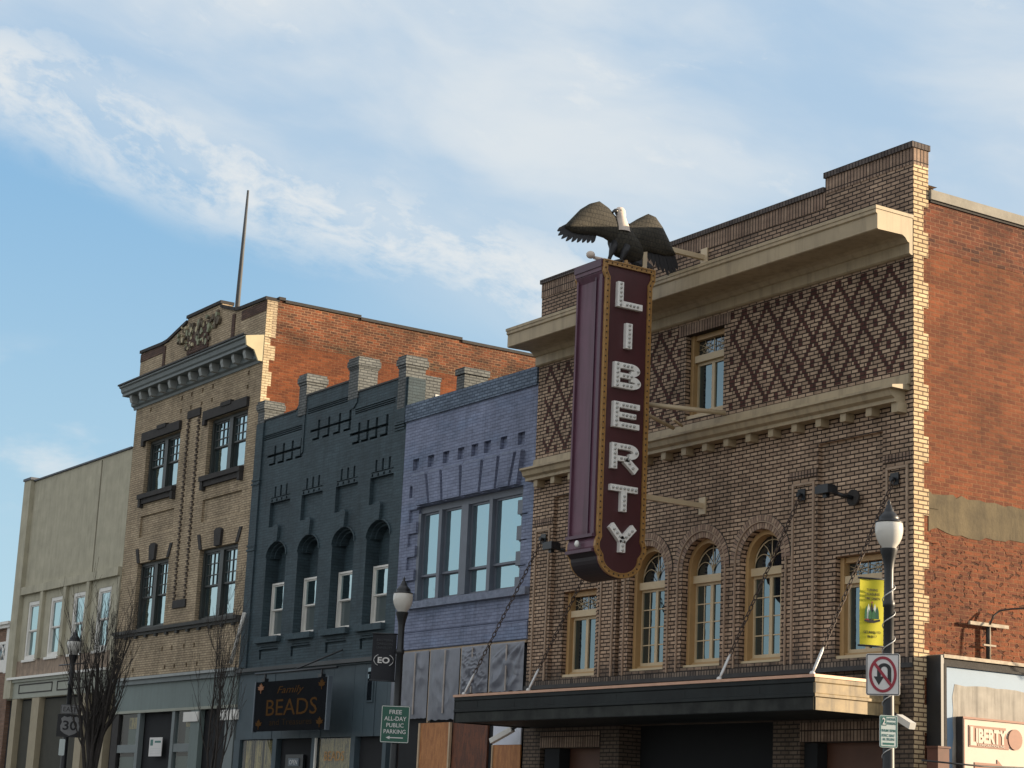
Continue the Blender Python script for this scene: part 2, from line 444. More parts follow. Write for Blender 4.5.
M_GILTB = plain('orange_leaf_paint', (0.24, 0.085, 0.02), 0.5)
M_SKYB = plain('pale_blue_paint', (0.165, 0.255, 0.36), 0.6, var=0.06, scale=2)
M_PAPER = plain('weathered_paper', (0.33, 0.305, 0.265), 0.8, var=0.22, scale=3.5, streak=0.45)
M_CREAMS = plain('cream_board', (0.46, 0.385, 0.315), 0.6, var=0.06, scale=4)
M_RUST = plain('rust_ink', (0.22, 0.075, 0.035), 0.6, var=0.15, scale=8)
M_BARK = plain('bare_bark', (0.040, 0.034, 0.030), 0.9, var=0.3, scale=10)
M_ASPH = plain('asphalt', (0.05, 0.05, 0.05), 0.9, var=0.25, scale=0.8)
M_WALK = plain('pavement_concrete', (0.30, 0.29, 0.27), 0.9, var=0.15, scale=0.8)
M_KERB = plain('kerb_concrete', (0.28, 0.27, 0.25), 0.9, var=0.15, scale=2)
M_LINE = plain('road_paint', (0.6, 0.48, 0.1), 0.8, var=0.2, scale=3)
M_ROOF = plain('roof_felt', (0.06, 0.06, 0.062), 0.9, var=0.2)
M_RUSTBOX = plain('rust_brown_box', (0.10, 0.036, 0.02), 0.7, var=0.25, scale=5)
M_DOOR = plain('russet_door_panel', (0.105, 0.045, 0.026), 0.6, var=0.2, scale=2)
M_REFLCLOTH = plywood('straw_reflection', (0.42, 0.31, 0.12), (0.05, 0.048, 0.032), 0.8)  # gold patches put the sunlit window reflections into the cloth colour


# ------------------------------------------------------------------ mesh helpers
class MB:
    def __init__(s):
        s.v, s.f, s.mi, s.sm, s.mats = [], [], [], [], []

    def midx(s, m):
        if m is None:
            return 0
        if m not in s.mats:
            s.mats.append(m)
        return s.mats.index(m)

    def face(s, pts, m=None, smooth=False):
        b = len(s.v)
        s.v += [tuple(p) for p in pts]
        s.f.append(list(range(b, b + len(pts))))
        s.mi.append(s.midx(m)); s.sm.append(smooth)

    def mesh(s, vs, fs, m=None, smooth=False):
        b = len(s.v)
        s.v += [tuple(p) for p in vs]
        k = s.midx(m)
        for f in fs:
            s.f.append([b + i for i in f]); s.mi.append(k); s.sm.append(smooth)

    def box(s, x0, x1, y0, y1, z0, z1, m=None):
        vs = [(x, y, z) for z in (z0, z1) for y in (y0, y1) for x in (x0, x1)]
        s.mesh(vs, [(0, 2, 3, 1), (4, 5, 7, 6), (0, 1, 5, 4), (2, 6, 7, 3), (0, 4, 6, 2), (1, 3, 7, 5)], m)
        return s

    def prism(s, pts, ax, a, b, m=None, smooth_side=False, cap=True):
        """2-D outline extruded along axis ax from a to b; outline in the other two axes in order"""
        def P(p, h):
            if ax == 'x': return (h, p[0], p[1])
            if ax == 'y': return (p[0], h, p[1])
            return (p[0], p[1], h)
        n = len(pts)
        vs = [P(p, a) for p in pts] + [P(p, b) for p in pts]
        s.mesh(vs, [(i, (i + 1) % n, n + (i + 1) % n, n + i) for i in range(n)], m, smooth_side)
        if cap:
            s.face([P(p, a) for p in pts][::-1], m)
            s.face([P(p, b) for p in pts], m)
        return s

    def tube(s, pts, radii, n=8, m=None, cap=True):
        pts = [Vector(p) for p in pts]
        if not hasattr(radii, '__len__'):
            radii = [radii] * len(pts)
        rings = []
        ref = Vector((0, 0, 1))
        for i, p in enumerate(pts):
            d = (pts[min(i + 1, len(pts) - 1)] - pts[max(i - 1, 0)]).normalized()
            a = d.cross(ref)
            if a.length < 1e-3:
                a = d.cross(Vector((1, 0, 0)))
            a.normalize(); b = d.cross(a)
            rings.append([p + (a * cos(2 * pi * k / n) + b * sin(2 * pi * k / n)) * radii[i] for k in range(n)])
        vs = [q for r in rings for q in r]
        fs = [(i * n + k, i * n + (k + 1) % n, (i + 1) * n + (k + 1) % n, (i + 1) * n + k)
              for i in range(len(pts) - 1) for k in range(n)]
        s.mesh(vs, fs, m, True)
        if cap:
            s.face(rings[0][::-1], m); s.face(rings[-1], m)
        return s

    def lathe(s, prof, c=(0, 0, 0), n=20, m=None):
        """prof: (radius, z) list"""
        vs, fs = [], []
        for r, z in prof:
            for k in range(n):
                vs.append((c[0] + r * cos(2 * pi * k / n), c[1] + r * sin(2 * pi * k / n), c[2] + z))
        for i in range(len(prof) - 1):
            for k in range(n):
                fs.append((i * n + k, i * n + (k + 1) % n, (i + 1) * n + (k + 1) % n, (i + 1) * n + k))
        s.mesh(vs, fs, m, True)
        return s

    def ball(s, c, r, n=10, m=None, sc=(1, 1, 1)):
        prof = [(r * sin(pi * i / (n // 2 + 2)), -r * cos(pi * i / (n // 2 + 2))) for i in range(n // 2 + 3)]
        b = len(s.v)
        s.lathe(prof, (0, 0, 0), n, m)
        for i in range(b, len(s.v)):
            x, y, z = s.v[i]
            s.v[i] = (c[0] + x * sc[0], c[1] + y * sc[1], c[2] + z * sc[2])
        return s

    def build(s, name, mat=None, parent=None, off=None):
        """off: world point the vertices are given relative to (location of the owning thing)"""
        me = bpy.data.meshes.new(name)
        if off is None and parent is not None:
            off = OFFS.get(parent.name)          # a sub-part is given in the same coordinates as its part
        o3 = off or (0, 0, 0)
        me.from_pydata([(x - o3[0], y - o3[1], z - o3[2]) for x, y, z in s.v], [], s.f)
        mats = list(s.mats)
        if mat is not None and mat not in mats:
            if mats:
                # faces without own material were indexed 0; keep order
                pass
            mats = mats or [mat]
        for mm in mats:
            me.materials.append(mm)
        me.polygons.foreach_set('material_index', s.mi)
        me.polygons.foreach_set('use_smooth', s.sm)
        me.update()
        import bmesh
        bm = bmesh.new(); bm.from_mesh(me)
        bmesh.ops.remove_doubles(bm, verts=bm.verts, dist=1e-5)
        bmesh.ops.recalc_face_normals(bm, faces=bm.faces)
        bm.to_mesh(me); bm.free()
        o = bpy.data.objects.new(name, me)
        COL.objects.link(o)
        if parent is not None:
            o.parent = parent
            if off is not None:
                OFFS[o.name] = off
        return o


OFFS = {}


def thing(name, label, cat, loc=(0, 0, 0), rz=0.0, group=None):
    o = bpy.data.objects.new(name, None)
    o.empty_display_size = 0.2
    COL.objects.link(o)
    o.location = loc
    o.rotation_euler = (0, 0, rz)
    o['label'] = label
    o['category'] = cat
    if group:
        o['group'] = group
    return o


def tag(o, label, cat, group=None):
    o['label'] = label; o['category'] = cat
    if group:
        o['group'] = group
    return o


def copy_tree(o, parent=None, label=None):
    c = o.copy()
    COL.objects.link(c)
    c.parent = parent
    if label:
        c['label'] = label
    for ch in list(o.children):
        copy_tree(ch, c)
    return c


def structure(o):
    o['kind'] = 'structure'
    return o


def heightfield(mb, x0, x1, z0, z1, feats, m, thick=0.6, y0=0.0, thick_r=None):
    """a wall front with rectangular recesses (d>0) or projections (d<0): feats = (xa,xb,za,zb,d[,mat])"""
    xs, zs = {x0, x1}, {z0, z1}
    for f in feats:
        xs |= {min(max(f[0], x0), x1), min(max(f[1], x0), x1)}
        zs |= {min(max(f[2], z0), z1), min(max(f[3], z0), z1)}
    def uniq(v):
        v = sorted(v); r = [v[0]]
        for a in v[1:]:
            if a - r[-1] > 1e-4:
                r.append(a)
        return r
    xs, zs = uniq(xs), uniq(zs)
    nx, nz = len(xs) - 1, len(zs) - 1
    D = [[0.0] * nz for _ in range(nx)]
    Mt = [[m] * nz for _ in range(nx)]
    for f in feats:
        for i in range(nx):
            cx = (xs[i] + xs[i + 1]) / 2
            if not (f[0] < cx < f[1]):
                continue
            for k in range(nz):
                cz = (zs[k] + zs[k + 1]) / 2
                if f[2] < cz < f[3]:
                    D[i][k] = f[4]
                    if len(f) > 5 and f[5] is not None:
                        Mt[i][k] = f[5]
    for i in range(nx):
        for k in range(nz):
            d = y0 + D[i][k]
            a, b, c, e = xs[i], xs[i + 1], zs[k], zs[k + 1]
            mb.face([(a, d, c), (b, d, c), (b, d, e), (a, d, e)], Mt[i][k])
            # walls to right and top neighbours, and at the outer rim
            for (ii, kk, p, q) in ((i + 1, k, (b, c), (b, e)), (i, k + 1, (a, e), (b, e)),
                                   (i - 1, k, (a, c), (a, e)), (i, k - 1, (a, c), (b, c))):
                inside = 0 <= ii < nx and 0 <= kk < nz
                if inside:
                    if ii < i or kk < k:
                        continue
                    d2 = y0 + D[ii][kk]
                    mm = Mt[i][k] if d < d2 else Mt[ii][kk]
                    if mm in (M_VOID,):
                        mm = m
                else:
                    d2 = y0 + (thick_r if (thick_r is not None and ii >= nx) else thick)
                    mm = m
                if abs(d2 - d) > 1e-5:
                    mb.face([(p[0], d, p[1]), (q[0], d, q[1]), (q[0], d2, q[1]), (p[0], d2, p[1])], mm)
    xb = x1 - 0.1 if thick_r is not None else x1
    mb.face([(x0, y0 + thick, z0), (xb, y0 + thick, z0), (xb, y0 + thick, z1), (x0, y0 + thick, z1)], m)
    return mb


def offset_poly(pts, d):
    """inward offset of a counter-clockwise outline"""
    n = len(pts); out = []
    for i in range(n):
        p0, p1, p2 = Vector(pts[i - 1]), Vector(pts[i]), Vector(pts[(i + 1) % n])
        e1 = (p1 - p0).normalized(); e2 = (p2 - p1).normalized()
        n1 = Vector((-e1.y, e1.x)); n2 = Vector((-e2.y, e2.x))
        b = n1 + n2
        if b.length < 1e-6:
            b = n1
        b.normalize()
        out.append(tuple(p1 + b * (d / max(0.35, b.dot(n1)))))
    return out


def ring_prism(mb, outer, inner, ax, a, b, m):
    n = len(outer)
    def P(p, h):
        if ax == 'x': return (h, p[0], p[1])
        if ax == 'y': return (p[0], h, p[1])
        return (p[0], p[1], h)
    for i in range(n):
        j = (i + 1) % n
        mb.face([P(outer[i], b), P(outer[j], b), P(inner[j], b), P(inner[i], b)], m)
        mb.face([P(outer[i], a), P(outer[j], a), P(inner[j], a), P(inner[i], a)], m)
        mb.face([P(outer[i], a), P(outer[j], a), P(outer[j], b), P(outer[i], b)], m)
        mb.face([P(inner[i], a), P(inner[j], a), P(inner[j], b), P(inner[i], b)], m)


def text_obj(body, name, mat, parent, x, z, h=None, w=None, y=-0.006, bold=0.0, depth=0.003, fit=None, shear=0.0):
    """raised lettering facing -Y of its parent, centred on (x, z); h = cap height, w = width"""
    cu = bpy.data.curves.new(name, 'FONT')
    cu.body = body
    cu.size = 1.0
    cu.align_x = 'LEFT'
    cu.resolution_u = 3
    if bold:
        cu.offset = bold
    cu.shear = shear
    tmp = bpy.data.objects.new('t', cu)
    me = bpy.data.meshes.new_from_object(tmp)
    bpy.data.objects.remove(tmp)
    bpy.data.curves.remove(cu)
    xs = [v.co.x for v in me.vertices]; ys = [v.co.y for v in me.vertices]
    x0, x1, y0, y1 = min(xs), max(xs), min(ys), max(ys)
    sy = h / (y1 - y0)
    sx = sy if w is None else w / (x1 - x0)
    mb = MB()
    pts = [((v.co.x - (x0 + x1) / 2) * sx + x, (v.co.y - (y0 + y1) / 2) * sy + z) for v in me.vertices]
    mb.mesh([(p[0], y, p[1]) for p in pts], [list(p.vertices) for p in me.polygons], mat)
    # side walls for relief
    cnt = {}
    for p in me.polygons:
        vs = list(p.vertices)
        for i in range(len(vs)):
            e = (vs[i], vs[(i + 1) % len(vs)])
            cnt[tuple(sorted(e))] = cnt.get(tuple(sorted(e)), 0) + 1
    for (a, b), c in cnt.items():
        if c == 1:
            mb.face([(pts[a][0], y, pts[a][1]), (pts[b][0], y, pts[b][1]), (pts[b][0], y + depth, pts[b][1]), (pts[a][0], y + depth, pts[a][1])], mat)
    bpy.data.meshes.remove(me)
    return mb.build(name, mat, parent)


def sash_window(parent, x0, x1, z0, z1, y, frame_m, sash_m, glass_m, fw=0.07, sw=0.045, rail=None, rows=0, cols=0, fd=0.09,
                mull=None, sill=None, rail_h=0.05, low_rows=0, low_cols=0, off=None, label=None, glass_low=None):
    """double-hung window: frame > pane(s), sash; rows x cols muntins in the upper sash"""
    f = MB()
    f.box(x0, x0 + fw, y, y + fd, z0, z1, frame_m); f.box(x1 - fw, x1, y, y + fd, z0, z1, frame_m)
    f.box(x0 + fw, x1 - fw, y, y + fd, z1 - fw, z1, frame_m); f.box(x0 + fw, x1 - fw, y, y + fd, z0, z0 + fw, frame_m)
    fr = f.build('window', frame_m, parent, off)
    if label:
        fr['label'] = label
    xi0, xi1, zi0, zi1 = x0 + fw, x1 - fw, z0 + fw, z1 - fw
    s = MB()
    ys = y + 0.035
    def bars(a, b, c, e, yy):
        s.box(a, a + sw, yy, yy + 0.04, c, e, sash_m); s.box(b - sw, b, yy, yy + 0.04, c, e, sash_m)
        s.box(a + sw, b - sw, yy, yy + 0.04, e - sw, e, sash_m); s.box(a + sw, b - sw, yy, yy + 0.04, c, c + sw, sash_m)
    def munt(a, b, c, e, yy, r, cc, t=0.02):
        for i in range(1, cc):
            xm = a + (b - a) * i / cc
            s.box(xm - t / 2, xm + t / 2, yy + 0.004, yy + 0.03, c, e, sash_m)
        for i in range(1, r):
            zm = c + (e - c) * i / r
            s.box(a, b, yy + 0.006, yy + 0.028, zm - t / 2, zm + t / 2, sash_m)
    if rail is None:
        bars(xi0, xi1, zi0, zi1, ys)
        munt(xi0 + sw, xi1 - sw, zi0 + sw, zi1 - sw, ys, rows, cols)
    else:
        bars(xi0, xi1, rail, zi1, ys)
        munt(xi0 + sw, xi1 - sw, rail + sw, zi1 - sw, ys, rows, cols)
        bars(xi0, xi1, zi0, rail + rail_h * 0.5, ys + 0.045)
        munt(xi0 + sw, xi1 - sw, zi0 + sw, rail, ys + 0.045, low_rows, low_cols)
    s.build('sash', sash_m, fr)
    p = MB()
    yg = ys + 0.025
    if rail is None:
        p.face([(xi0, yg, zi0), (xi1, yg, zi0), (xi1, yg, zi1), (xi0, yg, zi1)], glass_m)
        p.build('pane', glass_m, fr)
    else:
        p.face([(xi0, yg, rail), (xi1, yg, rail), (xi1, yg, zi1), (xi0, yg, zi1)], glass_m)
        p.build('pane', glass_m, fr)
        p = MB()
        yg += 0.045
        gl = glass_low or glass_m
        p.face([(xi0, yg, zi0), (xi1, yg, zi0), (xi1, yg, rail), (xi0, yg, rail)], gl)
        p.build('pane', gl, fr)
    return fr


# ------------------------------------------------------------------ ground
g = MB()
g.face([(-900, -900, -0.16), (900, -900, -0.16), (900, 900, -0.16), (-900, 900, -0.16)], M_ASPH)
structure(g.build('ground', M_ASPH))
g = MB(); g.box(-120, 1.2, -4.0, 0.55, -0.155, 0.0, M_WALK)
structure(g.build('pavement', M_WALK))
g = MB(); g.box(-120, 1.2, -4.16, -4.003, -0.155, 0.004, M_KERB)
structure(g.build('kerb', M_KERB))
g = MB(); g.box(1.2, 60, -4.0, 0.0, -0.155, -0.01, M_WALK)
structure(g.build('pavement', M_WALK))
g = MB(); g.box(-120, 60, -28, -20.0, -0.155, 0.0, M_WALK)
structure(g.build('pavement', M_WALK))
g = MB()
for k in (-12.1, -11.85):
    g.face([(-120, k, -0.152), (60, k, -0.152), (60, k + 0.1, -0.152), (-120, k + 0.1, -0.152)], M_LINE)
structure(g.build('road_marking', M_LINE))


# ================================================================== THEATRE
def build_theatre():
    T = thing('theatre_building', 'tan brick theatre with diamond patterned upper wall, arched windows and red brick side wall', 'building')
    # ---- front wall
    Z1 = 13.3
    arch_c = (-7.57, -5.80, -4.03)
    R0, SPR = 0.60, 6.80
    H = []
    H.append((-6.47, -5.25, 9.86, 11.63, 0.34))                     # upper window
    H.append((-11.9, 0.1, 12.66, 13.4, 0.0, M_TANP))
    for a, b in ((-2.45, -0.76), (-11.05, -9.28)):                  # recessed bays
        H.append((a, b, 4.55, 8.82, 0.09))
    H.append((-8.60, -8.46, 4.55, 6.9, 0.10))
    H.append((-2.06, -0.86, 4.86, 6.70, 0.40)); H.append((-10.66, -9.44, 4.86, 6.70, 0.40))
    for c in arch_c:
        H.append((c - R0, c + R0, 4.88, SPR, 0.42))
    # street level openings
    H.append((-11.2, -9.0, 0.0, 3.37, 0.35, M_DOOR)); H.append((-2.85, -0.72, 0.0, 3.40, 0.35, M_DOOR))
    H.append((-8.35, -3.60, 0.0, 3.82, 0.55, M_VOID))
    w = MB()
    # the wall is cut in two levels so that the arch heads can be shaped between them
    heightfield(w, -11.86, -0.0, 0.0, SPR, H, M_TAN, 0.6, thick_r=0.2)
    top = SPR + R0 + 0.004
    xs = [-11.86]
    for c in arch_c:
        xs += [c - R0, c + R0]
    xs.append(0.0)
    # wall between springing and crown
    segs = [(xs[0], xs[1]), (xs[2], xs[3]), (xs[4], xs[5]), (xs[6], xs[7])]
    for a, b in segs:
        heightfield(w, a, b, SPR, top, [h for h in H if h[3] > SPR and h[1] > a and h[0] < b], M_TAN, 0.6, thick_r=0.2 if b == 0.0 else None)
    for c in arch_c:
        n = 24
        arc = [(c - R0 * cos(pi * i / n), SPR + R0 * sin(pi * i / n)) for i in range(n + 1)]
        for i in range(n):
            (xa, za), (xb, zb) = arc[i], arc[i + 1]
            w.face([(xa, 0, za), (xb, 0, zb), (xb, 0, top), (xa, 0, top)], M_TAN)
            w.face([(xa, 0, za), (xb, 0, zb), (xb, 0.42, zb), (xa, 0.42, za)], M_TAN)
    heightfield(w, -11.86, -0.0, top, Z1, [h for h in H if h[3] > top], M_TAN, 0.6, thick_r=0.2)
    w.build('front_wall', M_TAN, T)
    # parapet in three steps
    p = MB()
    p.box(-11.87, -9.5, 0, 0.37, Z1 + 0.001, 13.53, M_TANP); p.box(-9.5, -2.3, 0, 0.37, Z1 + 0.001, 13.35, M_TANP)
    p.box(-2.3, 0, 0, 0.37, Z1 + 0.001, 13.62, M_TANP)
    p.build('parapet', M_TANP, T)
    s = MB()
    s.box(-11.88, -9.5, -0.012, 0.375, 13.53, 13.86, M_SOLD); s.box(-9.5, -2.31, -0.012, 0.375, 13.351, 13.66, M_SOLD)
    s.box(-2.31, 0.006, -0.012, 0.375, 13.62, 13.93, M_SOLD)
    s.build('soldier_course', M_SOLD, T)
    s = MB()
    s.box(-11.91, -9.47, -0.05, 0.40, 13.86, 13.955, M_ROWL); s.box(-9.47, -2.33, -0.05, 0.40, 13.661, 13.765, M_ROWL)
    s.box(-2.33, 0.03, -0.05, 0.40, 13.931, 14.04, M_ROWL)
    s.build('coping', M_ROWL, T)
    # ---- main cornice
    prof = [(0.0, 12.64), (-0.90, 12.585), (-0.90, 12.52), (-0.865, 12.50), (-0.865, 12.235), (-0.84, 12.22), (-0.26, 12.235), (-0.19, 12.20),
            (-0.13, 12.13), (-0.09, 12.12), (-0.09, 11.93), (-0.05, 11.905), (0.0, 11.905)]
    c = MB(); c.prism(prof, 'x', -11.9, -0.004, M_CREAM)
    c.build('cornice', M_CREAM, T)
    c = MB(); c.box(-11.92, 0.012, -0.915, -0.0, 12.588, 12.65, M_CREAM)
    c.build('cornice_lip', M_CREAM, T)
    # ---- belt course with blocks
    c = MB(); c.prism([(0.0, 9.76), (-0.05, 9.75), (-0.07, 9.561), (0.0, 9.561)], 'x', -11.86, -0.06, M_CREAM)
    c.prism([(0.0, 9.56), (-0.07, 9.56), (-0.42, 9.50), (-0.42, 9.455), (0.0, 9.455)], 'x', -11.86, -0.09, M_CREAM)
    c.prism([(0.0, 9.454), (-0.40, 9.454), (-0.36, 9.43), (-0.33, 9.34), (-0.25, 9.30), (-0.25, 9.235), (-0.10, 9.235), (0, 9.235)], 'x', -11.86, -0.20, M_CREAM)
    b = c.build('belt_course', M_CREAM, T)
    d = MB(); d.box(-0.075, 0.075, -0.20, -0.001, 9.085, 9.234, M_CREAM)
    d0 = d.build('dentil', M_CREAM, b)
    d0.location.x = -0.91
    x = -0.91 - 0.663
    while x > -11.8:
        d1 = d0.copy(); COL.objects.link(d1); d1.parent = b; d1.location.x = x
        x -= 0.663
    d = MB(); d.box(-0.34, -0.16, -0.20, -0.001, 9.06, 9.234, M_CREAM)
    d.build('dentil', M_CREAM, b)
    # ---- upper window
    s = MB(); s.box(-6.70, -5.05, -0.014, 0.1, 11.635, 11.86, M_SOLD); s.build('window_lintel', M_SOLD, T)
    def theatre_window(x0, x1, z0, z1, zt, y, rows=0, lead=0):
        """ochre casement pair under a transom light"""
        fw = 0.10
        f = MB()
        f.box(x0, x0 + fw, y - 0.13, y + 0.1, z0, z1, M_WOOD); f.box(x1 - fw, x1, y - 0.13, y + 0.1, z0, z1, M_WOOD)
        f.box(x0 + fw, x1 - fw, y - 0.09, y + 0.1, z1 - fw, z1, M_WOOD)
        f.box(x0 + fw, x1 - fw, y - 0.09, y + 0.1, z0, z0 + 0.10, M_WOOD)
        f.box(x0 + fw, x1 - fw, y - 0.11, y + 0.1, zt - 0.07, zt + 0.07, M_WOODL)
        f.box(x0 - 0.04, x1 + 0.04, y - 0.22, y - 0.13, z0 - 0.02, z0 + 0.05, M_WOODL)
        fr = f.build('window', M_WOOD, T)
        xm = (x0 + x1) / 2
        s = MB()
        for a, b in ((x0 + fw, xm), (xm, x1 - fw)):
            s.box(a, a + 0.045, y - 0.03, y + 0.03, z0 + 0.1, zt - 0.07, M_WOODL); s.box(b - 0.045, b, y - 0.03, y + 0.03, z0 + 0.1, zt - 0.07, M_WOODL)
            s.box(a + 0.045, b - 0.045, y - 0.03, y + 0.03, zt - 0.13, zt - 0.07, M_WOODL)
            s.box(a + 0.045, b - 0.045, y - 0.03, y + 0.03, z0 + 0.1, z0 + 0.17, M_WOODL)
            if rows:
                for r in range(1, rows):
                    zr = z0 + 0.17 + (zt - 0.13 - z0 - 0.17) * r / rows
                    s.box(a + 0.045, b - 0.045, y - 0.012, y + 0.012, zr - 0.011, zr + 0.011, M_WOODL)
                xq = (a + b) / 2
                s.box(xq - 0.011, xq + 0.011, y - 0.010, y + 0.010, z0 + 0.17, zt - 0.13, M_WOODL)
        s.build('casement', M_WOODL, fr)
        for a, b in ((x0 + fw, xm), (xm, x1 - fw)):
            g = MB(); g.face([(a + 0.04, y + 0.005, z0 + 0.15), (b - 0.04, y + 0.005, z0 + 0.15), (b - 0.04, y + 0.005, zt - 0.1), (a + 0.04, y + 0.005, zt - 0.1)], M_GLASS)
            g.build('pane', M_GLASS, fr)
        g = MB(); g.face([(x0 + fw, y + 0.01, zt + 0.07), (x1 - fw, y + 0.01, zt + 0.07), (x1 - fw, y + 0.01, z1 - fw), (x0 + fw, y + 0.01, z1 - fw)], M_GLASS2)
        g.build('transom_pane', M_GLASS2, fr)
        # leaded tracery of the transom: two wheels of spokes
        t = MB()
        zc = (zt + 0.07 + z1 - fw) / 2; hh = (z1 - fw - zt - 0.07) / 2
        for cx in ((x0 + fw + xm) / 2, (xm + x1 - fw) / 2):
            ww = (x1 - x0 - 2 * fw) / 4
            for k in range(8):
                a = pi * k / 4 + 0.2
                t.tube([(cx, y - 0.01, zc), (cx + ww * cos(a), y - 0.01, zc + hh * sin(a))], 0.008, 4, M_WOODL)
            t.tube([(cx + ww * 0.55 * cos(2 * pi * q / 12), y - 0.01, zc + hh * 0.6 * sin(2 * pi * q / 12)) for q in range(13)], 0.007, 4, M_WOODL)
        t.tube([(xm, y - 0.012, zt + 0.07), (xm, y - 0.012, z1 - fw)], 0.015, 4, M_WOODL)
        t.build('tracery', M_WOODL, fr)
        return fr
    theatre_window(-6.47, -5.25, 9.90, 11.63, 11.13, 0.26)
    theatre_window(-2.06, -0.86, 4.87, 6.69, 6.28, 0.34)
    theatre_window(-10.66, -9.44, 4.87, 6.69, 6.22, 0.34)
    # ---- arched windows
    for c in arch_c:
        y = 0.30
        zt = 6.62
        n = 20
        fw = 0.09
        f = MB()
        f.box(c - R0, c - R0 + fw, y - 0.16, y + 0.1, 4.88, SPR, M_WOOD); f.box(c + R0 - fw, c + R0, y - 0.16, y + 0.1, 4.88, SPR, M_WOOD)
        f.box(c - R0 + fw, c + R0 - fw, y - 0.10, y + 0.1, zt - 0.07, zt + 0.08, M_WOODL)
        f.box(c - R0 + fw, c + R0 - fw, y - 0.10, y + 0.1, 4.88, 4.99, M_WOOD)
        f.box(c - R0 - 0.0, c + R0 + 0.0, y - 0.24, y - 0.16, 4.87, 4.93, M_WOODL)
        for i in range(n):
            a0, a1 = pi * i / n, pi * (i + 1) / n
            q = []
            for r in (R0, R0 - fw):
                for a in (a0, a1):
                    q.append((c - r * cos(a), SPR + r * sin(a)))
            for yy in (y - 0.16, y + 0.1):
                f.face([(q[0][0], yy, q[0][1]), (q[1][0], yy, q[1][1]), (q[3][0], yy, q[3][1]), (q[2][0], yy, q[2][1])], M_WOOD)
            f.face([(q[2][0], y - 0.16, q[2][1]), (q[3][0], y - 0.16, q[3][1]), (q[3][0], y + 0.1, q[3][1]), (q[2][0], y + 0.1, q[2][1])], M_WOOD)
        fr = f.build('arched_window', M_WOOD, T)
        x0, x1 = c - R0 + fw, c + R0 - fw
        s = MB()
        z0 = 4.99
        for a, b in ((x0, c), (c, x1)):
            s.box(a, a + 0.042, y - 0.03, y + 0.03, z0, zt - 0.07, M_WOODL); s.box(b - 0.042, b, y - 0.03, y + 0.03, z0, zt - 0.07, M_WOODL)
            s.box(a + 0.042, b - 0.042, y - 0.03, y + 0.03, zt - 0.12, zt - 0.07, M_WOODL)
            s.box(a + 0.042, b - 0.042, y - 0.03, y + 0.03, z0, z0 + 0.07, M_WOODL)
            for r in range(1, 4):
                zr = z0 + 0.07 + (zt - 0.19 - z0) * r / 4
                s.box(a + 0.042, b - 0.042, y - 0.012, y + 0.012, zr - 0.011, zr + 0.011, M_WOODL)
            xq = (a + b) / 2
            s.box(xq - 0.010, xq + 0.010, y - 0.010, y + 0.010, z0 + 0.07, zt - 0.12, M_WOODL)
        s.build('casement', M_WOODL, fr)
        for a, b in ((x0, c), (c, x1)):
            g = MB(); g.face([(a + 0.03, y + 0.004, z0 + 0.04), (b - 0.03, y + 0.004, z0 + 0.04), (b - 0.03, y + 0.004, zt - 0.09), (a + 0.03, y + 0.004, zt - 0.09)], M_GLASS)
            g.build('pane', M_GLASS, fr)
        r = R0 - fw
        pts = [(c + r * cos(pi * i / n), y + 0.01, SPR + r * sin(pi * i / n)) for i in range(n + 1)]
        pts = [(c + r, y + 0.01, zt + 0.08)] + pts + [(c - r, y + 0.01, zt + 0.08)]
        g = MB(); g.face(pts, M_GLASS2); g.build('fanlight_pane', M_GLASS2, fr)
        t = MB()
        for sx in (-1, 1):
            # interlaced lancet tracery
            for r0, cx in ((r, c - sx * r * 0.02), (r * 1.0, c + sx * r), (r * 0.5, c + sx * r * 0.5)):
                q = []
                for i in range(13):
                    a = pi * i / 12
                    px, pz = cx + r0 * cos(a), zt + 0.08 + r0 * sin(a) * 1.05
                    if (px - c) ** 2 + max(0, pz - SPR) ** 2 < (r - 0.005) ** 2:
                        q.append((px, y - 0.012, pz))
                if len(q) > 1:
                    t.tube(q, 0.010, 4, M_WOODL)
        t.tube([(c, y - 0.012, zt + 0.08), (c, y - 0.012, SPR + r)], 0.014, 4, M_WOODL)
        t.build('tracery', M_WOODL, fr)
        # two brick rings over the arch, each voussoir laid separately on a dark mortar bed
        a = MB()
        for (ri, ro, nb, yo) in ((0.605, 0.715, 27, -0.012), (0.755, 0.865, 33, -0.030)):
            for i in range(48):
                b0, b1 = pi * i / 48, pi * (i + 1) / 48
                q = [(c - rr * cos(b), SPR + rr * sin(b)) for rr in (ri - 0.004, ro + 0.004) for b in (b0, b1)]
                yy = yo + 0.009
                a.face([(q[0][0], yy, q[0][1]), (q[1][0], yy, q[1][1]), (q[3][0], yy, q[3][1]), (q[2][0], yy, q[2][1])], M_DARKTRIM)
                a.face([(q[2][0], yy, q[2][1]), (q[3][0], yy, q[3][1]), (q[3][0], 0.004, q[3][1]), (q[2][0], 0.004, q[2][1])], M_DARKTRIM)
            for i in range(nb):
                b0, b1 = pi * (i + 0.11) / nb, pi * (i + 0.89) / nb
                q = [(c - rr * cos(b), SPR + rr * sin(b)) for rr in (ri, ro) for b in (b0, b1)]
                mm = M_ARCHB[(i * 7 + nb) % 3]
                o = [q[0], q[1], q[3], q[2]]
                a.prism(o, 'y', yo, yo + 0.012, mm)
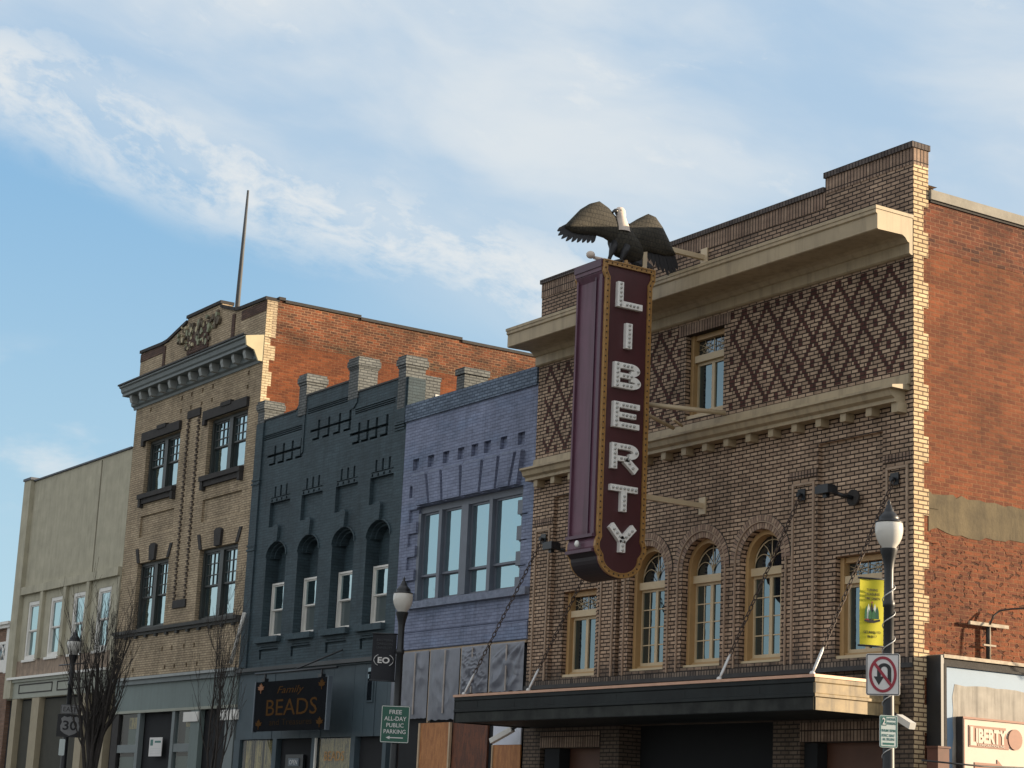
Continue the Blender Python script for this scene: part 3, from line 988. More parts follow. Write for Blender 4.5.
        # the thin raised bead between the rings and the colonnettes down the jambs
        for i in range(48):
            b0, b1 = pi * i / 48, pi * (i + 1) / 48
            q = [(c - rr * cos(b), SPR + rr * sin(b)) for rr in (0.725, 0.748) for b in (b0, b1)]
            a.face([(q[0][0], -0.035, q[0][1]), (q[1][0], -0.035, q[1][1]), (q[3][0], -0.035, q[3][1]), (q[2][0], -0.035, q[2][1])], M_SILL)
            a.face([(q[0][0], -0.035, q[0][1]), (q[1][0], -0.035, q[1][1]), (q[1][0], 0.003, q[1][1]), (q[0][0], 0.003, q[0][1])], M_SILL)
            a.face([(q[2][0], -0.035, q[2][1]), (q[3][0], -0.035, q[3][1]), (q[3][0], 0.003, q[3][1]), (q[2][0], 0.003, q[2][1])], M_SILL)
        for sx in (-1, 1):
            xx = c + sx * 0.737
            a.box(xx - 0.014, xx + 0.014, -0.032, -0.001, 4.80, SPR, M_SILL)
        a.build('arch', M_SOLD, T)
    # ---- pilaster strips: soldier cap and a thin raised frame
    for a, b in ((-3.22, -2.46), (-0.74, -0.05), (-11.78, -11.07), (-9.24, -8.62)):
        pl = MB()
        pl.box(a, b, -0.016, 0.05, 8.235, 8.365, M_SOLD)
        pl.box(a + 0.08, a + 0.125, -0.028, 0.05, 4.80, 8.14, M_SILL); pl.box(b - 0.115, b - 0.07, -0.028, 0.05, 4.80, 8.14, M_SILL)
        pl.box(a + 0.125, b - 0.115, -0.026, 0.05, 8.095, 8.14, M_SILL)
        pl.build('pilaster_trim', M_SOLD, T)
    s = MB(); s.box(-11.84, -0.02, -0.035, 0.02, 4.70, 4.80, M_SOOTB); s.box(-11.84, -0.02, -0.07, 0.02, 4.62, 4.70, M_DARKTRIM)
    s.build('sill_course', M_SOLD, T)
    s = MB(); s.box(-11.2, -9.0, -0.012, 0.06, 3.375, 3.70, M_SOLD); s.build('door_lintel', M_SOLD, T)
    s = MB(); s.box(-2.85, -0.72, -0.012, 0.06, 3.405, 3.74, M_SOLD); s.build('door_lintel', M_SOLD, T)
    d = MB(); d.box(-11.1, -10.55, 0.06, 0.33, 0.0, 3.36, M_VOID); d.build('door_recess', M_VOID, T)
    d = MB(); d.box(-2.85, -2.50, 0.10, 0.33, 0, 3.39, M_VOID); d.build('door_recess', M_VOID, T)
    # ---- side wall
    s = MB()
    s.box(-0.6, -0.022, 0.2495, 24.0, 0.0, 12.1, M_RED)
    s.build('side_wall', M_RED, T)
    s = MB(); s.box(-0.5, -0.018, 0.2495, 24.0, 12.1, 13.02, M_RED2); s.build('side_parapet', M_RED2, T)
    s = MB(); s.box(-0.55, 0.05, 0.40, 24.0, 13.03, 13.21, M_COPE); s.box(-0.52, 0.015, 0.42, 24.0, 12.985, 13.03, M_SOOT)
    s.build('side_coping', M_COPE, T)
    rnd = random.Random(8)
    lo_, hi_ = [], []
    y_ = 0.372
    while y_ < 24.0:
        lo_.append((y_, 7.03 + rnd.uniform(-0.06, 0.05))); hi_.append((y_, 7.70 + rnd.uniform(-0.05, 0.03)))
        y_ += rnd.uniform(0.06, 0.30)
    s = MB()
    for i_ in range(len(lo_) - 1):
        s.prism([lo_[i_], lo_[i_ + 1], hi_[i_ + 1], hi_[i_]], 'x', -0.1, -0.012, M_CONC)
    s.build('concrete_band', M_CONC, T)
    q = MB()
    z = 12.85
    q.box(-0.3, 0.003, 0.001, 0.371, 12.85, 13.615, M_TANQ)
    q.box(-0.3, 0.003, 0.001, 0.249, 0.0, 12.85, M_TANQ)
    z = 11.915
    while z > 0.2:
        q.box(-0.3, 0.003, 0.249, 0.365, z, z + 0.4625, M_TANQ)
        z -= 0.93
    q.build('corner_quoin', M_TANQ, T)
    r = MB(); r.box(-11.8, -0.6, 0.6, 24.0, 12.3, 12.6, M_ROOF); r.build('roof', M_ROOF, T)
    s = MB(); s.box(-11.86, -11.5, 0.601, 24.0, 0.0, 12.9, M_RED); s.build('party_wall', M_RED, T)
    return T


M_ARCHB = [plain('arch_brick_a', (0.37, 0.265, 0.185), 0.85, var=0.2, scale=5), plain('arch_brick_b', (0.30, 0.205, 0.145), 0.85, var=0.2, scale=5),
           plain('arch_brick_c', (0.24, 0.16, 0.115), 0.85, var=0.2, scale=5)]
M_SILL = plain('pale_brick_bead', (0.33, 0.24, 0.17), 0.85, var=0.2, scale=5)
M_SOOTB = brick('sooty_sill_brick', (0.20, 0.16, 0.125), (0.085, 0.07, 0.06), (0.02, 0.018, 0.017), bw=0.085, rh=0.12, ms=0.012, offset=0.0, var=0.4)
theatre = build_theatre()


# ================================================================== PROJECTING SIGN
def build_sign():
    S = thing('theatre_sign', 'tall maroon and purple blade sign reading LIBERTY in white letters with gold edge', 'sign', (-5.95, -2.2, 6.3))
    off = (-5.95, -2.2, 6.3)
    cy = -2.2
    half = [(0.62, 12.50), (0.62, 12.26), (0.555, 12.14), (0.555, 7.22), (0.545, 7.10), (0.59, 7.00), (0.595, 6.90), (0.565, 6.80), (0.50, 6.72)]
    arc = [(0.50 * cos(a), 6.72 - 0.37 * sin(a)) for a in [pi / 2 * i / 8 for i in range(1, 8)]]
    right = half + arc
    out = [(cy + a, z) for a, z in right] + [(cy, 6.345)] + [(cy - a, z) for a, z in reversed(right)]
    out = out[::-1]                      # counter-clockwise in (y, z)
    # check orientation
    area = sum(out[i][0] * out[(i + 1) % len(out)][1] - out[(i + 1) % len(out)][0] * out[i][1] for i in range(len(out)))
    if area < 0:
        out = out[::-1]
    XF, XB = -5.52, -6.42
    c = MB(); c.prism(out, 'x', XB, XF - 0.04, M_PURPLE)
    cab = c.build('cabinet', M_PURPLE, S, off)
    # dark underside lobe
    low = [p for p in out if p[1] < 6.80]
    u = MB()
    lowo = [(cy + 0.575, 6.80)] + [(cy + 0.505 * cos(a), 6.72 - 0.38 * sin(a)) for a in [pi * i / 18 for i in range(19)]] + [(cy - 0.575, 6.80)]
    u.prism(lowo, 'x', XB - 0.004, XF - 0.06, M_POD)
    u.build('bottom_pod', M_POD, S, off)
    m = MB()
    m.box(XB - 0.03, XF - 0.02, cy - 0.66, cy + 0.64, 12.36, 12.51, M_PURPD); m.box(XB - 0.015, XF - 0.03, cy - 0.64, cy + 0.63, 12.28, 12.36, M_PURPLE)
    m.box(XB - 0.02, XF - 0.045, cy - 0.635, cy - 0.5, 7.08, 7.14, M_PURPD); m.box(XB - 0.02, XF - 0.045, cy - 0.635, cy - 0.5, 6.80, 6.86, M_PURPD)
    # recessed front edge: two raised stiles
    m.box(XB, XB + 0.05, cy - 0.60, cy - 0.5, 7.14, 12.28, M_PURPLE); m.box(XF - 0.30, XF - 0.265, cy - 0.585, cy - 0.5, 7.14, 12.28, M_PURPD)
    m.box(XF - 0.14, XF - 0.045, cy - 0.60, cy - 0.5, 7.14, 12.28, M_PURPD)
    m.build('moulding', M_PURPD, S, off)
    # faces and gold borders on both sides
    inn = offset_poly(out, 0.105)
    f = MB()
    f.prism(offset_poly(out, 0.02), 'x', XF - 0.04, XF - 0.012, M_MAROON)
    f.build('sign_face', M_MAROON, S, off)
    b = MB()
    ring_prism(b, out, offset_poly(out, 0.088), 'x', XF - 0.036, XF + 0.02, M_GOLD)
    ring_prism(b, offset_poly(out, 0.074), offset_poly(out, 0.092), 'x', XF + 0.021, XF + 0.034, M_GOLD)
    ring_prism(b, offset_poly(out, -0.004), offset_poly(out, 0.016), 'x', XF + 0.021, XF + 0.034, M_GOLD)
    # studs along the border
    mid = offset_poly(out, 0.045)
    acc = 0.0
    for i in range(len(mid)):
        p, q = Vector(mid[i]), Vector(mid[(i + 1) % len(mid)])
        L = (q - p).length
        while acc < L:
            pt = p.lerp(q, acc / L)
            b.ball((XF + 0.022, pt.x, pt.y), 0.018, 6, M_STUD)
            acc += 0.118
        acc -= L
    b.build('border', M_GOLD, S, off)
    b = MB(); ring_prism(b, out, offset_poly(out, 0.10), 'x', XB - 0.05, XB + 0.0, M_GOLD)
    b.build('border', M_GOLD, S, off)
    # letters: block strokes in (y, z), y to the right seen from the street
    W = 0.135
    def bar(p, q, w=W):
        p, q = Vector(p), Vector(q); d = (q - p).normalized(); n = Vector((-d.y, d.x)) * w / 2
        return [tuple(p + n), tuple(q + n), tuple(q - n), tuple(p - n)][::-1]
    def bow(cx, cz, rx, rz, a0, a1, w=W, n=10):
        o, i = [], []
        for k in range(n + 1):
            a = a0 + (a1 - a0) * k / n
            o.append((cx + rx * cos(a), cz + rz * sin(a))); i.append((cx + (rx - w) * cos(a), cz + (rz - w * 0.85) * sin(a)))
        return [[o[k], o[k + 1], i[k + 1], i[k]] for k in range(n)]
    h = 0.50; t = W / 2
    def rect(a, b, c, d): return [(a, c), (b, c), (b, d), (a, d)]
    GL = {
        'L': (0.60, [rect(0, W, 0, h), rect(W, 0.60, 0, W * 0.9)]),
        'I': (0.15, [rect(0, 0.15, 0, h)]),
        'B': (0.64, [rect(0, W, 0, h), rect(W, 0.40, h - 0.11, h), rect(W, 0.40, h / 2 - 0.05, h / 2 + 0.05), rect(W, 0.40, 0, 0.11)]
              + bow(0.40, h * 0.75, 0.21, 0.125, -pi / 2, pi / 2, 0.13) + bow(0.40, h * 0.26, 0.24, 0.13, -pi / 2, pi / 2, 0.13)),
        'E': (0.62, [rect(0, W, 0, h), rect(W, 0.62, h - 0.11, h), rect(W, 0.54, h / 2 - 0.05, h / 2 + 0.05), rect(W, 0.62, 0, 0.11)]),
        'R': (0.68, [rect(0, W, 0, h), rect(W, 0.42, h - 0.11, h), rect(W, 0.42, h * 0.42 - 0.05, h * 0.42 + 0.05), bar((0.34, h * 0.40), (0.60, 0.0), 0.15)]
              + bow(0.42, h * 0.71, 0.22, 0.145, -pi / 2, pi / 2, 0.13)),
        'T': (0.64, [rect(0, 0.64, h - 0.12, h), rect(0.32 - t, 0.32 + t, 0, h - 0.12)]),
        'Y': (0.68, [rect(0.34 - t, 0.34 + t, 0, h * 0.46), bar((0.34, h * 0.44), (0.07, h), 0.14), bar((0.34, h * 0.44), (0.61, h), 0.14)]),
    }
    zs = {'L': 11.60, 'I': 10.80, 'B': 10.0, 'E': 9.225, 'R': 8.415, 'T': 7.61, 'Y': 6.83}
    sky_bulb = None
    for ch, zb in zs.items():
        w, polys = GL[ch]
        y0 = cy - w / 2
        y0 += {'L': 0.0, 'R': 0.02}.get(ch, 0.0)
        L = MB()
        for p in polys:
            L.prism([(y0 + a, zb + b) for a, b in p], 'x', XF - 0.013, XF + 0.075, M_LETTER)
        lo = L.build('letter', M_LETTER, S, off)
        # lamp bulbs along the strokes, standing on the face of the letter
        spots = []
        if ch in 'LBER':
            spots += [(W / 2, 0.04 + k * 0.084) for k in range(6)]
        if ch == 'L': spots += [(0.22 + k * 0.085, 0.06) for k in range(4)]
        if ch == 'I': spots += [(0.075, 0.04 + k * 0.084) for k in range(6)]
        if ch in 'BE': spots += [(0.22 + k * 0.09, zz) for zz in (0.055, h / 2, h - 0.055) for k in range(4 if ch == 'E' else 3)]
        if ch == 'B': spots += [(0.555, h * 0.74), (0.57, h * 0.27)]
        if ch == 'R': spots += [(0.22 + k * 0.09, zz) for zz in (h * 0.42, h - 0.055) for k in range(3)] + [(0.57, h * 0.71), (0.42, 0.13), (0.50, 0.05)]
        if ch == 'T': spots += [(0.05 + k * 0.09, h - 0.06) for k in range(7)] + [(0.32, 0.04 + k * 0.084) for k in range(4)]
        if ch == 'Y': spots += [(0.34, 0.04 + k * 0.084) for k in range(3)] + [(0.34 - 0.07 * k, h * 0.46 + 0.065 * k) for k in range(4)] + [(0.34 + 0.07 * k, h * 0.46 + 0.065 * k) for k in range(1, 4)]
        for a, b in spots:
            if sky_bulb is None:
                bb = MB(); bb.ball((0, 0, 0), 0.027, 8, M_BULB, (1.3, 1, 1))
                sky_bulb = bb.build('bulb', M_BULB, lo, (0, 0, 0))
                o = sky_bulb
            else:
                o = sky_bulb.copy(); COL.objects.link(o); o.parent = lo
            o.location = (XF + 0.085 - off[0], y0 + a - off[1], zb + b - off[2])
    # steel arms back to the wall, each with a wall plate
    a = MB(); a.box(-5.97, -5.88, -1.50, -0.03, 13.12, 13.22, M_STEEL); a.box(-6.01, -5.80, -0.05, -0.0505 + 0.035, 12.98, 13.36, M_STEEL)
    a.box(-5.97, -5.88, -1.60, -1.50, 12.5, 13.22, M_STEEL)
    a.build('support_arm', M_STEEL, S, off)
    a = MB(); a.box(-5.83, -5.74, -1.62, -0.03, 7.98, 8.08, M_STEEL); a.box(-5.88, -5.68, -0.05, -0.015, 7.86, 8.20, M_STEEL)
    a.build('support_arm', M_STEEL, S, off)
    a = MB(); a.tube([(-6.0, -1.62, 9.90), (-5.10, -0.05, 9.80)], 0.05, 6, M_STEEL); a.tube([(-6.1, -1.62, 9.85), (-6.30, -0.40, 9.62)], 0.04, 6, M_STEEL)
    a.tube([(-5.55, -1.0, 9.6), (-6.0, -0.42, 9.62)], 0.03, 6, M_STEEL)
    a.build('support_arm', M_STEEL, S, off)
    l = MB(); l.ball((-6.0, cy - 0.665, 6.97), 0.05, 8, M_LETTER, (1, 1, 1.3)); l.build('lamp', M_LETTER, S, off)
    return S


build_sign()


# ================================================================== EAGLE on the sign
def build_eagle():
    off = (-5.95, -2.2, 12.52)
    E = thing('eagle_sculpture', 'dark eagle sculpture with white head and spread wings perched on top of the blade sign', 'sculpture', off)
    X = -5.95
    # one continuous body: back to tail ellipsoid rings along a tilted spine plus two wings grown from it
    b = MB()
    spine = [(-2.20, 13.50, 0.10, 0.12), (-2.17, 13.40, 0.17, 0.18), (-2.12, 13.25, 0.215, 0.29), (-2.04, 13.10, 0.22, 0.36), (-1.96, 12.95, 0.20, 0.38),
             (-1.88, 12.86, 0.14, 0.34), (-1.78, 12.80, 0.07, 0.26), (-1.70, 12.76, 0.03, 0.16)]
    n = 16
    vs, fs = [], []
    for (yy, zz, rx, ry) in spine:
        for k in range(n):
            a = 2 * pi * k / n
            vs.append((X + rx * cos(a), yy + ry * sin(a), zz + 0.25 * ry * sin(a)))
    for i in range(len(spine) - 1):
        for k in range(n):
            fs.append((i * n + k, i * n + (k + 1) % n, (i + 1) * n + (k + 1) % n, (i + 1) * n + k))
    fs.append(tuple(range(n))); fs.append(tuple(range((len(spine) - 1) * n, len(spine) * n)))
    b.mesh(vs, fs, M_EAGLE, True)
    def wing(up, lo, sweep):
        """leading edge points (y,z) root to tip and trailing edge points; cambered sheet with real thickness"""
        m_, kk = len(up), 9
        top, bot = [], []
        for i in range(m_):
            for k in range(kk):
                t = k / (kk - 1)
                y = up[i][0] + (lo[i][0] - up[i][0]) * t
                z = up[i][1] + (lo[i][1] - up[i][1]) * t
                s = i / (m_ - 1)
                th = 0.055 * (1 - 0.72 * s) * (sin(pi * min(1, 0.16 + t * 0.84)) ** 0.6) + 0.010
                cx = X + 0.03 + sweep(s) + 0.07 * sin(pi * t) * (1 - 0.4 * s)
                top.append((cx + th, y, z)); bot.append((cx - th, y, z))
        N = m_ * kk
        f = []
        for i in range(m_ - 1):
            for k in range(kk - 1):
                a = i * kk + k
                f.append((a, a + 1, a + kk + 1, a + kk)); f.append((N + a, N + a + kk, N + a + kk + 1, N + a + 1))
        for i in range(m_ - 1):
            for k in (0, kk - 1):
                a = i * kk + k; f.append((a, a + kk, N + a + kk, N + a))
        for k in range(kk - 1):
            for i in (0, m_ - 1):
                a = i * kk + k; f.append((a, a + 1, N + a + 1, N + a))
        b.mesh(top + bot, f, M_EAGLE, True)
    # left wing (towards the street), raised and reaching out
    wing([(-2.10, 13.46), (-2.33, 13.56), (-2.50, 13.68), (-2.74, 13.77), (-2.95, 13.68), (-3.15, 13.53), (-3.35, 13.30), (-3.50, 13.12)],
         [(-2.14, 12.94), (-2.38, 13.00), (-2.58, 13.06), (-2.80, 13.07), (-3.00, 13.04), (-3.18, 13.02), (-3.34, 13.02), (-3.48, 13.06)],
         lambda s: 0.06 * sin(s * 2.6) - 0.02 * s)
    # right wing (towards the wall), drooping
    wing([(-2.18, 13.44), (-1.95, 13.48), (-1.75, 13.63), (-1.53, 13.77), (-1.34, 13.74), (-1.15, 13.56), (-1.00, 13.36), (-0.88, 13.20), (-0.80, 13.08)],
         [(-2.06, 12.90), (-1.86, 12.90), (-1.68, 12.94), (-1.48, 13.00), (-1.33, 13.00), (-1.20, 13.00), (-1.08, 13.00), (-0.96, 13.02), (-0.84, 13.04)],
         lambda s: 0.06 * sin(s * 2.4) - 0.03 * s)
    def feather(p, q, w, m=None, dx=0.0):
        p, q = Vector(p), Vector(q); d = (q - p).normalized(); nrm = Vector((0, -d.z, d.y)) * w
        mid = p.lerp(q, 0.72)
        vs = [p - nrm * 0.8, p + nrm * 0.8, mid + nrm, p.lerp(q, 0.93) + nrm * 0.45, q, p.lerp(q, 0.93) - nrm * 0.45, mid - nrm]
        n_ = len(vs)
        fr = [(v.x + 0.012 + dx, v.y, v.z) for v in vs]; bk = [(v.x - 0.012 + dx, v.y, v.z) for v in vs]
        b.mesh(fr + bk, [tuple(range(n_)), tuple(range(2 * n_ - 1, n_ - 1, -1))] + [(i, (i + 1) % n_, n_ + (i + 1) % n_, n_ + i) for i in range(n_)], m or M_EAGLED)
    # long separate flight feathers along both trailing edges
    for i in range(9):
        t = i / 8
        p = (-3.43 + 0.66 * t, 13.15 - 0.01 * t)
        L = (0.28, 0.38, 0.42, 0.42, 0.38, 0.34, 0.30, 0.27, 0.24)[i]
        a = rad(216 + 40 * t)
        feather((X + 0.055 - 0.004 * (i % 2), p[0], p[1]), (X + 0.03, p[0] + L * cos(a), p[1] + L * sin(a)), 0.043)
    for i in range(9):
        t = i / 8
        p = (-0.88 - 0.66 * t, 13.12 + 0.01 * t)
        L = (0.38, 0.50, 0.56, 0.54, 0.50, 0.46, 0.38, 0.30, 0.24)[i]
        a = rad(-60 - 22 * t)
        feather((X + 0.05 - 0.004 * (i % 2), p[0], p[1]), (X + 0.02, p[0] + L * cos(a), p[1] + L * sin(a)), 0.043)
    # tail fan and legs
    for k in range(5):
        a = -0.25 + k * 0.14
        feather((X - 0.02, -1.93, 12.86), (X - 0.04 + 0.03 * k, -1.60 + 0.06 * k, 12.66 + a * 0.1), 0.07)
    b.tube([(X + 0.05, -2.30, 13.02), (X + 0.08, -2.36, 12.86), (X + 0.06, -2.40, 12.72), (X + 0.06, -2.44, 12.60)], [0.10, 0.075, 0.04, 0.035], 8, M_EAGLED)
    b.tube([(X + 0.14, -2.08, 12.98), (X + 0.15, -2.13, 12.82), (X + 0.13, -2.17, 12.70), (X + 0.13, -2.20, 12.58)], [0.10, 0.075, 0.04, 0.035], 8, M_EAGLED)
    body = b.build('body', M_EAGLE, E, off)
    h = MB()
    pr = [(-2.15, 13.26, 0.15, 0.165), (-2.165, 13.36, 0.14, 0.15), (-2.185, 13.46, 0.115, 0.122), (-2.20, 13.55, 0.092, 0.102), (-2.215, 13.63, 0.092, 0.118),
          (-2.225, 13.70, 0.082, 0.108), (-2.22, 13.745, 0.052, 0.072), (-2.22, 13.762, 0.012, 0.015)]
    vs, fs = [], []
    for (yy, zz, rx, ry) in pr:
        for k in range(n):
            a = 2 * pi * k / n
            vs.append((X + 0.10 + rx * cos(a), yy + ry * sin(a), zz))
    for i in range(len(pr) - 1):
        for k in range(n):
            fs.append((i * n + k, i * n + (k + 1) % n, (i + 1) * n + (k + 1) % n, (i + 1) * n + k))
    h.mesh(vs, fs, M_EAGLEW, True)
    hd = h.build('head', M_EAGLEW, E, off)
    k = MB()
    k.tube([(X + 0.11, -2.30, 13.655), (X + 0.115, -2.36, 13.655), (X + 0.115, -2.405, 13.625), (X + 0.115, -2.412, 13.575)], [0.052, 0.042, 0.026, 0.006], 8, M_BEAK)
    k.tube([(X + 0.11, -2.29, 13.605), (X + 0.115, -2.355, 13.595)], [0.03, 0.012], 8, M_BEAK)
    k.ball((X + 0.178, -2.262, 13.672), 0.014, 8, M_BEAK)
    k.build('beak', M_BEAK, hd)
    # perch: white branch along the top of the sign, with an orb at the end
    p = MB()
    p.tube([(X + 0.1, -2.82, 12.60), (X + 0.12, -2.5, 12.585), (X + 0.14, -2.1, 12.58), (X + 0.1, -1.65, 12.57)], [0.035, 0.05, 0.045, 0.03], 8, M_EAGLEW)
    p.ball((X + 0.1, -2.90, 12.64), 0.085, 10, M_EAGLEW, (1, 1.1, 0.9))
    p.tube([(X + 0.2, -2.1, 12.54), (X + 0.2, -2.12, 12.66)], [0.05, 0.035], 8, M_GOLD)
    p.tube([(X + 0.1, -2.47, 12.56), (X + 0.2, -2.30, 12.62), (X + 0.18, -2.2, 12.66)], 0.03, 6, M_BEAK)
    p.tube([(X + 0.0, -1.62, 12.56), (X + 0.02, -1.4, 12.62)], 0.035, 6, M_BEAK)
    p.build('perch', M_EAGLEW, E, off)


build_eagle()


# ================================================================== MARQUEE, CHAINS
def build_marquee():
    off = (-5.9, 0, 3.78)
    Q = thing('marquee_canopy', 'flat dark metal marquee over the theatre entrance hung on chains', 'canopy', off)
    X0, X1, Y0 = -11.55, -0.25, -2.0
    b = MB(); b.box(X0 + 0.03, X1 - 0.03, Y0 + 0.03, -0.075, 3.80, 4.30, M_MARQ); b.build('deck', M_MARQ, Q, off)
    prof = [(Y0 + 0.03, 4.31), (Y0 - 0.01, 4.31), (Y0 - 0.01, 4.24), (Y0 + 0.005, 4.22), (Y0 + 0.005, 4.06), (Y0 - 0.015, 4.045), (Y0 - 0.015, 4.0), (Y0 + 0.02, 3.985), (Y0 + 0.02, 3.78), (Y0 + 0.03, 3.78)]
    f = MB(); f.prism(prof, 'x', X0, X1, M_MARQ)
    x = X0 + 0.9
    while x < X1:                                    # sheet joints
        f.box(x, x + 0.012, Y0 + 0.0025, Y0 + 0.01, 4.07, 4.22, M_MARQ); x += 1.17 + 0.9 * sin(x * 3)**2
    fa = f.build('fascia', M_MARQ, Q, off)
    f = MB(); f.box(X0 + 0.01, X1 - 0.005, Y0 + 0.012, Y0 + 0.019, 3.79, 3.98, M_MARQL); f.build('lower_band', M_MARQL, fa)
    prof = [(X1 - 0.03, 4.31), (X1 + 0.01, 4.31), (X1 + 0.01, 4.24), (X1 - 0.005, 4.22), (X1 - 0.005, 4.06), (X1 + 0.015, 4.045), (X1 + 0.015, 4.0), (X1 - 0.02, 3.985), (X1 - 0.02, 3.78), (X1 - 0.03, 3.78)]
    e = MB(); e.prism([(a, b_) for a, b_ in prof], 'y', Y0 + 0.001, -0.08, M_MEND)
    eo = e.build('end_panel', M_MEND, Q, off); eo['label'] = 'pale weathered end panel with rust streaks'
    e = MB(); e.box(X0 - 0.01, X0 + 0.03, Y0 + 0.001, -0.08, 3.78, 4.31, M_MARQ); e.build('end_panel', M_MARQ, Q, off)
    e = MB(); e.box(X0 - 0.03, X1 + 0.03, Y0 - 0.03, -0.075, 4.312, 4.362, M_COPPER); e.build('edge_trim', M_COPPER, Q, off)


build_marquee()


def chain_links(p, q, n, m):
    mb = MB()
    p, q = Vector(p), Vector(q)
    d = (q - p) / n
    L = d.length
    dn = d.normalized()
    s1 = dn.cross(Vector((0, 0, 1))).normalized(); s2 = dn.cross(s1)
    for i in range(n):
        c = p + d * (i + 0.5)
        sd = s1 if i % 2 else s2
        pts = []
        for k in range(9):
            a = 2 * pi * k / 8
            pts.append(c + dn * (L * 0.62 * cos(a)) + sd * (0.036 * sin(a)))
        mb.tube(pts, 0.011, 5, m, cap=False)
    return mb


for xc, lab in ((-11.35, 'long rusty marquee chain crossing in front of the blue building'), (-8.9, 'rusty marquee chain coming out from behind the blade sign'),
                (-2.85, 'rusty marquee chain crossing the rightmost arched window'), (-0.42, 'rusty marquee chain nearest the lamp post at the brick corner')):
    off = (xc, -1.9, 4.36)
    K = thing('support_chain', lab, 'chain', off, group='chains holding up the marquee')
    top = Vector((xc, -0.06, 7.90)); bot = Vector((xc, -1.9, 4.38))
    low = bot.lerp(top, 0.13)
    chain_links(low, top, 30, M_CHAIN).build('links', M_CHAIN, K, off)
    t = MB(); t.tube([bot, bot.lerp(top, 0.03), bot.lerp(top, 0.11), low], [0.014, 0.026, 0.026, 0.014], 6, M_GALV)
    t.ball(bot, 0.05, 8, M_GALV); t.build('turnbuckle', M_GALV, K, off)
    a = MB(); a.box(xc - 0.10, xc + 0.10, -0.05, -0.03, 7.80, 8.02, M_BLACK); a.tube([(xc, -0.05, 7.9), (xc, -0.14, 7.9)], 0.04, 8, M_BLACK)
    a.build('wall_anchor', M_BLACK, K, off)

# floodlights on bracket arms
def floodlight(x, z, label):
    off = (x, 0, z)
    F = thing('floodlight', label, 'floodlight', off, group='floodlights on the theatre front')
    m = MB(); m.tube([(x, -0.001, z), (x, -0.05, z)], [0.15, 0.15], 16, M_SOOT); m.build('wall_plate', M_SOOT, F, off)
    m = MB(); m.tube([(x, -0.05, z), (x - 0.04, -0.25, z + 0.02), (x - 0.1, -0.42, z + 0.06)], 0.04, 8, M_BLACK); m.build('arm', M_BLACK, F, off)
    m = MB(); m.box(x - 0.36, x - 0.02, -0.62, -0.38, z + 0.03, z + 0.17, M_BLACK); m.box(x - 0.33, x - 0.05, -0.59, -0.41, z + 0.17, z + 0.195, M_BLACK)
    m.box(x - 0.24, x - 0.14, -0.54, -0.46, z - 0.04, z + 0.03, M_BLACK)
    m.build('housing', M_BLACK, F, off)


floodlight(-1.48, 7.70, 'black floodlight on a round plate right of the arched windows')
floodlight(-10.15, 7.50, 'black floodlight beside the lower end of the blade sign')

# slanting white strip lights under the marquee ends
def strip_light(p, q, label):
    p, q = Vector(p), Vector(q)
    off = tuple(p)
    F = thing('strip_light', label, 'light fixture', off, group='white strip lights at the marquee ends')
    d = (q - p).normalized(); u = Vector((0, 0, 1)); s = d.cross(u).normalized(); u = s.cross(d)
    m = MB()
    c = []
    for a in (p, q):
        for (i, k) in ((-1, -1), (1, -1), (1, 1), (-1, 1)):
            c.append(a + s * 0.06 * i + u * 0.055 * k)
    m.mesh(c, [(0, 1, 2, 3), (7, 6, 5, 4), (0, 4, 5, 1), (1, 5, 6, 2), (2, 6, 7, 3), (3, 7, 4, 0)], M_WHITE)
    m.build('housing', M_WHITE, F, off)
    m = MB(); m.tube([p - d * 0.25 + u * 0.02, p], 0.03, 6, M_BLACK); m.build('bracket', M_BLACK, F, off)


strip_light((0.02, -0.36, 3.755), (0.40, -0.42, 3.60), 'short white box light sloping out past the brick corner')
strip_light((-11.85, -0.30, 3.76), (-12.45, -0.45, 3.50), 'white strip light sloping down from the left end of the marquee')


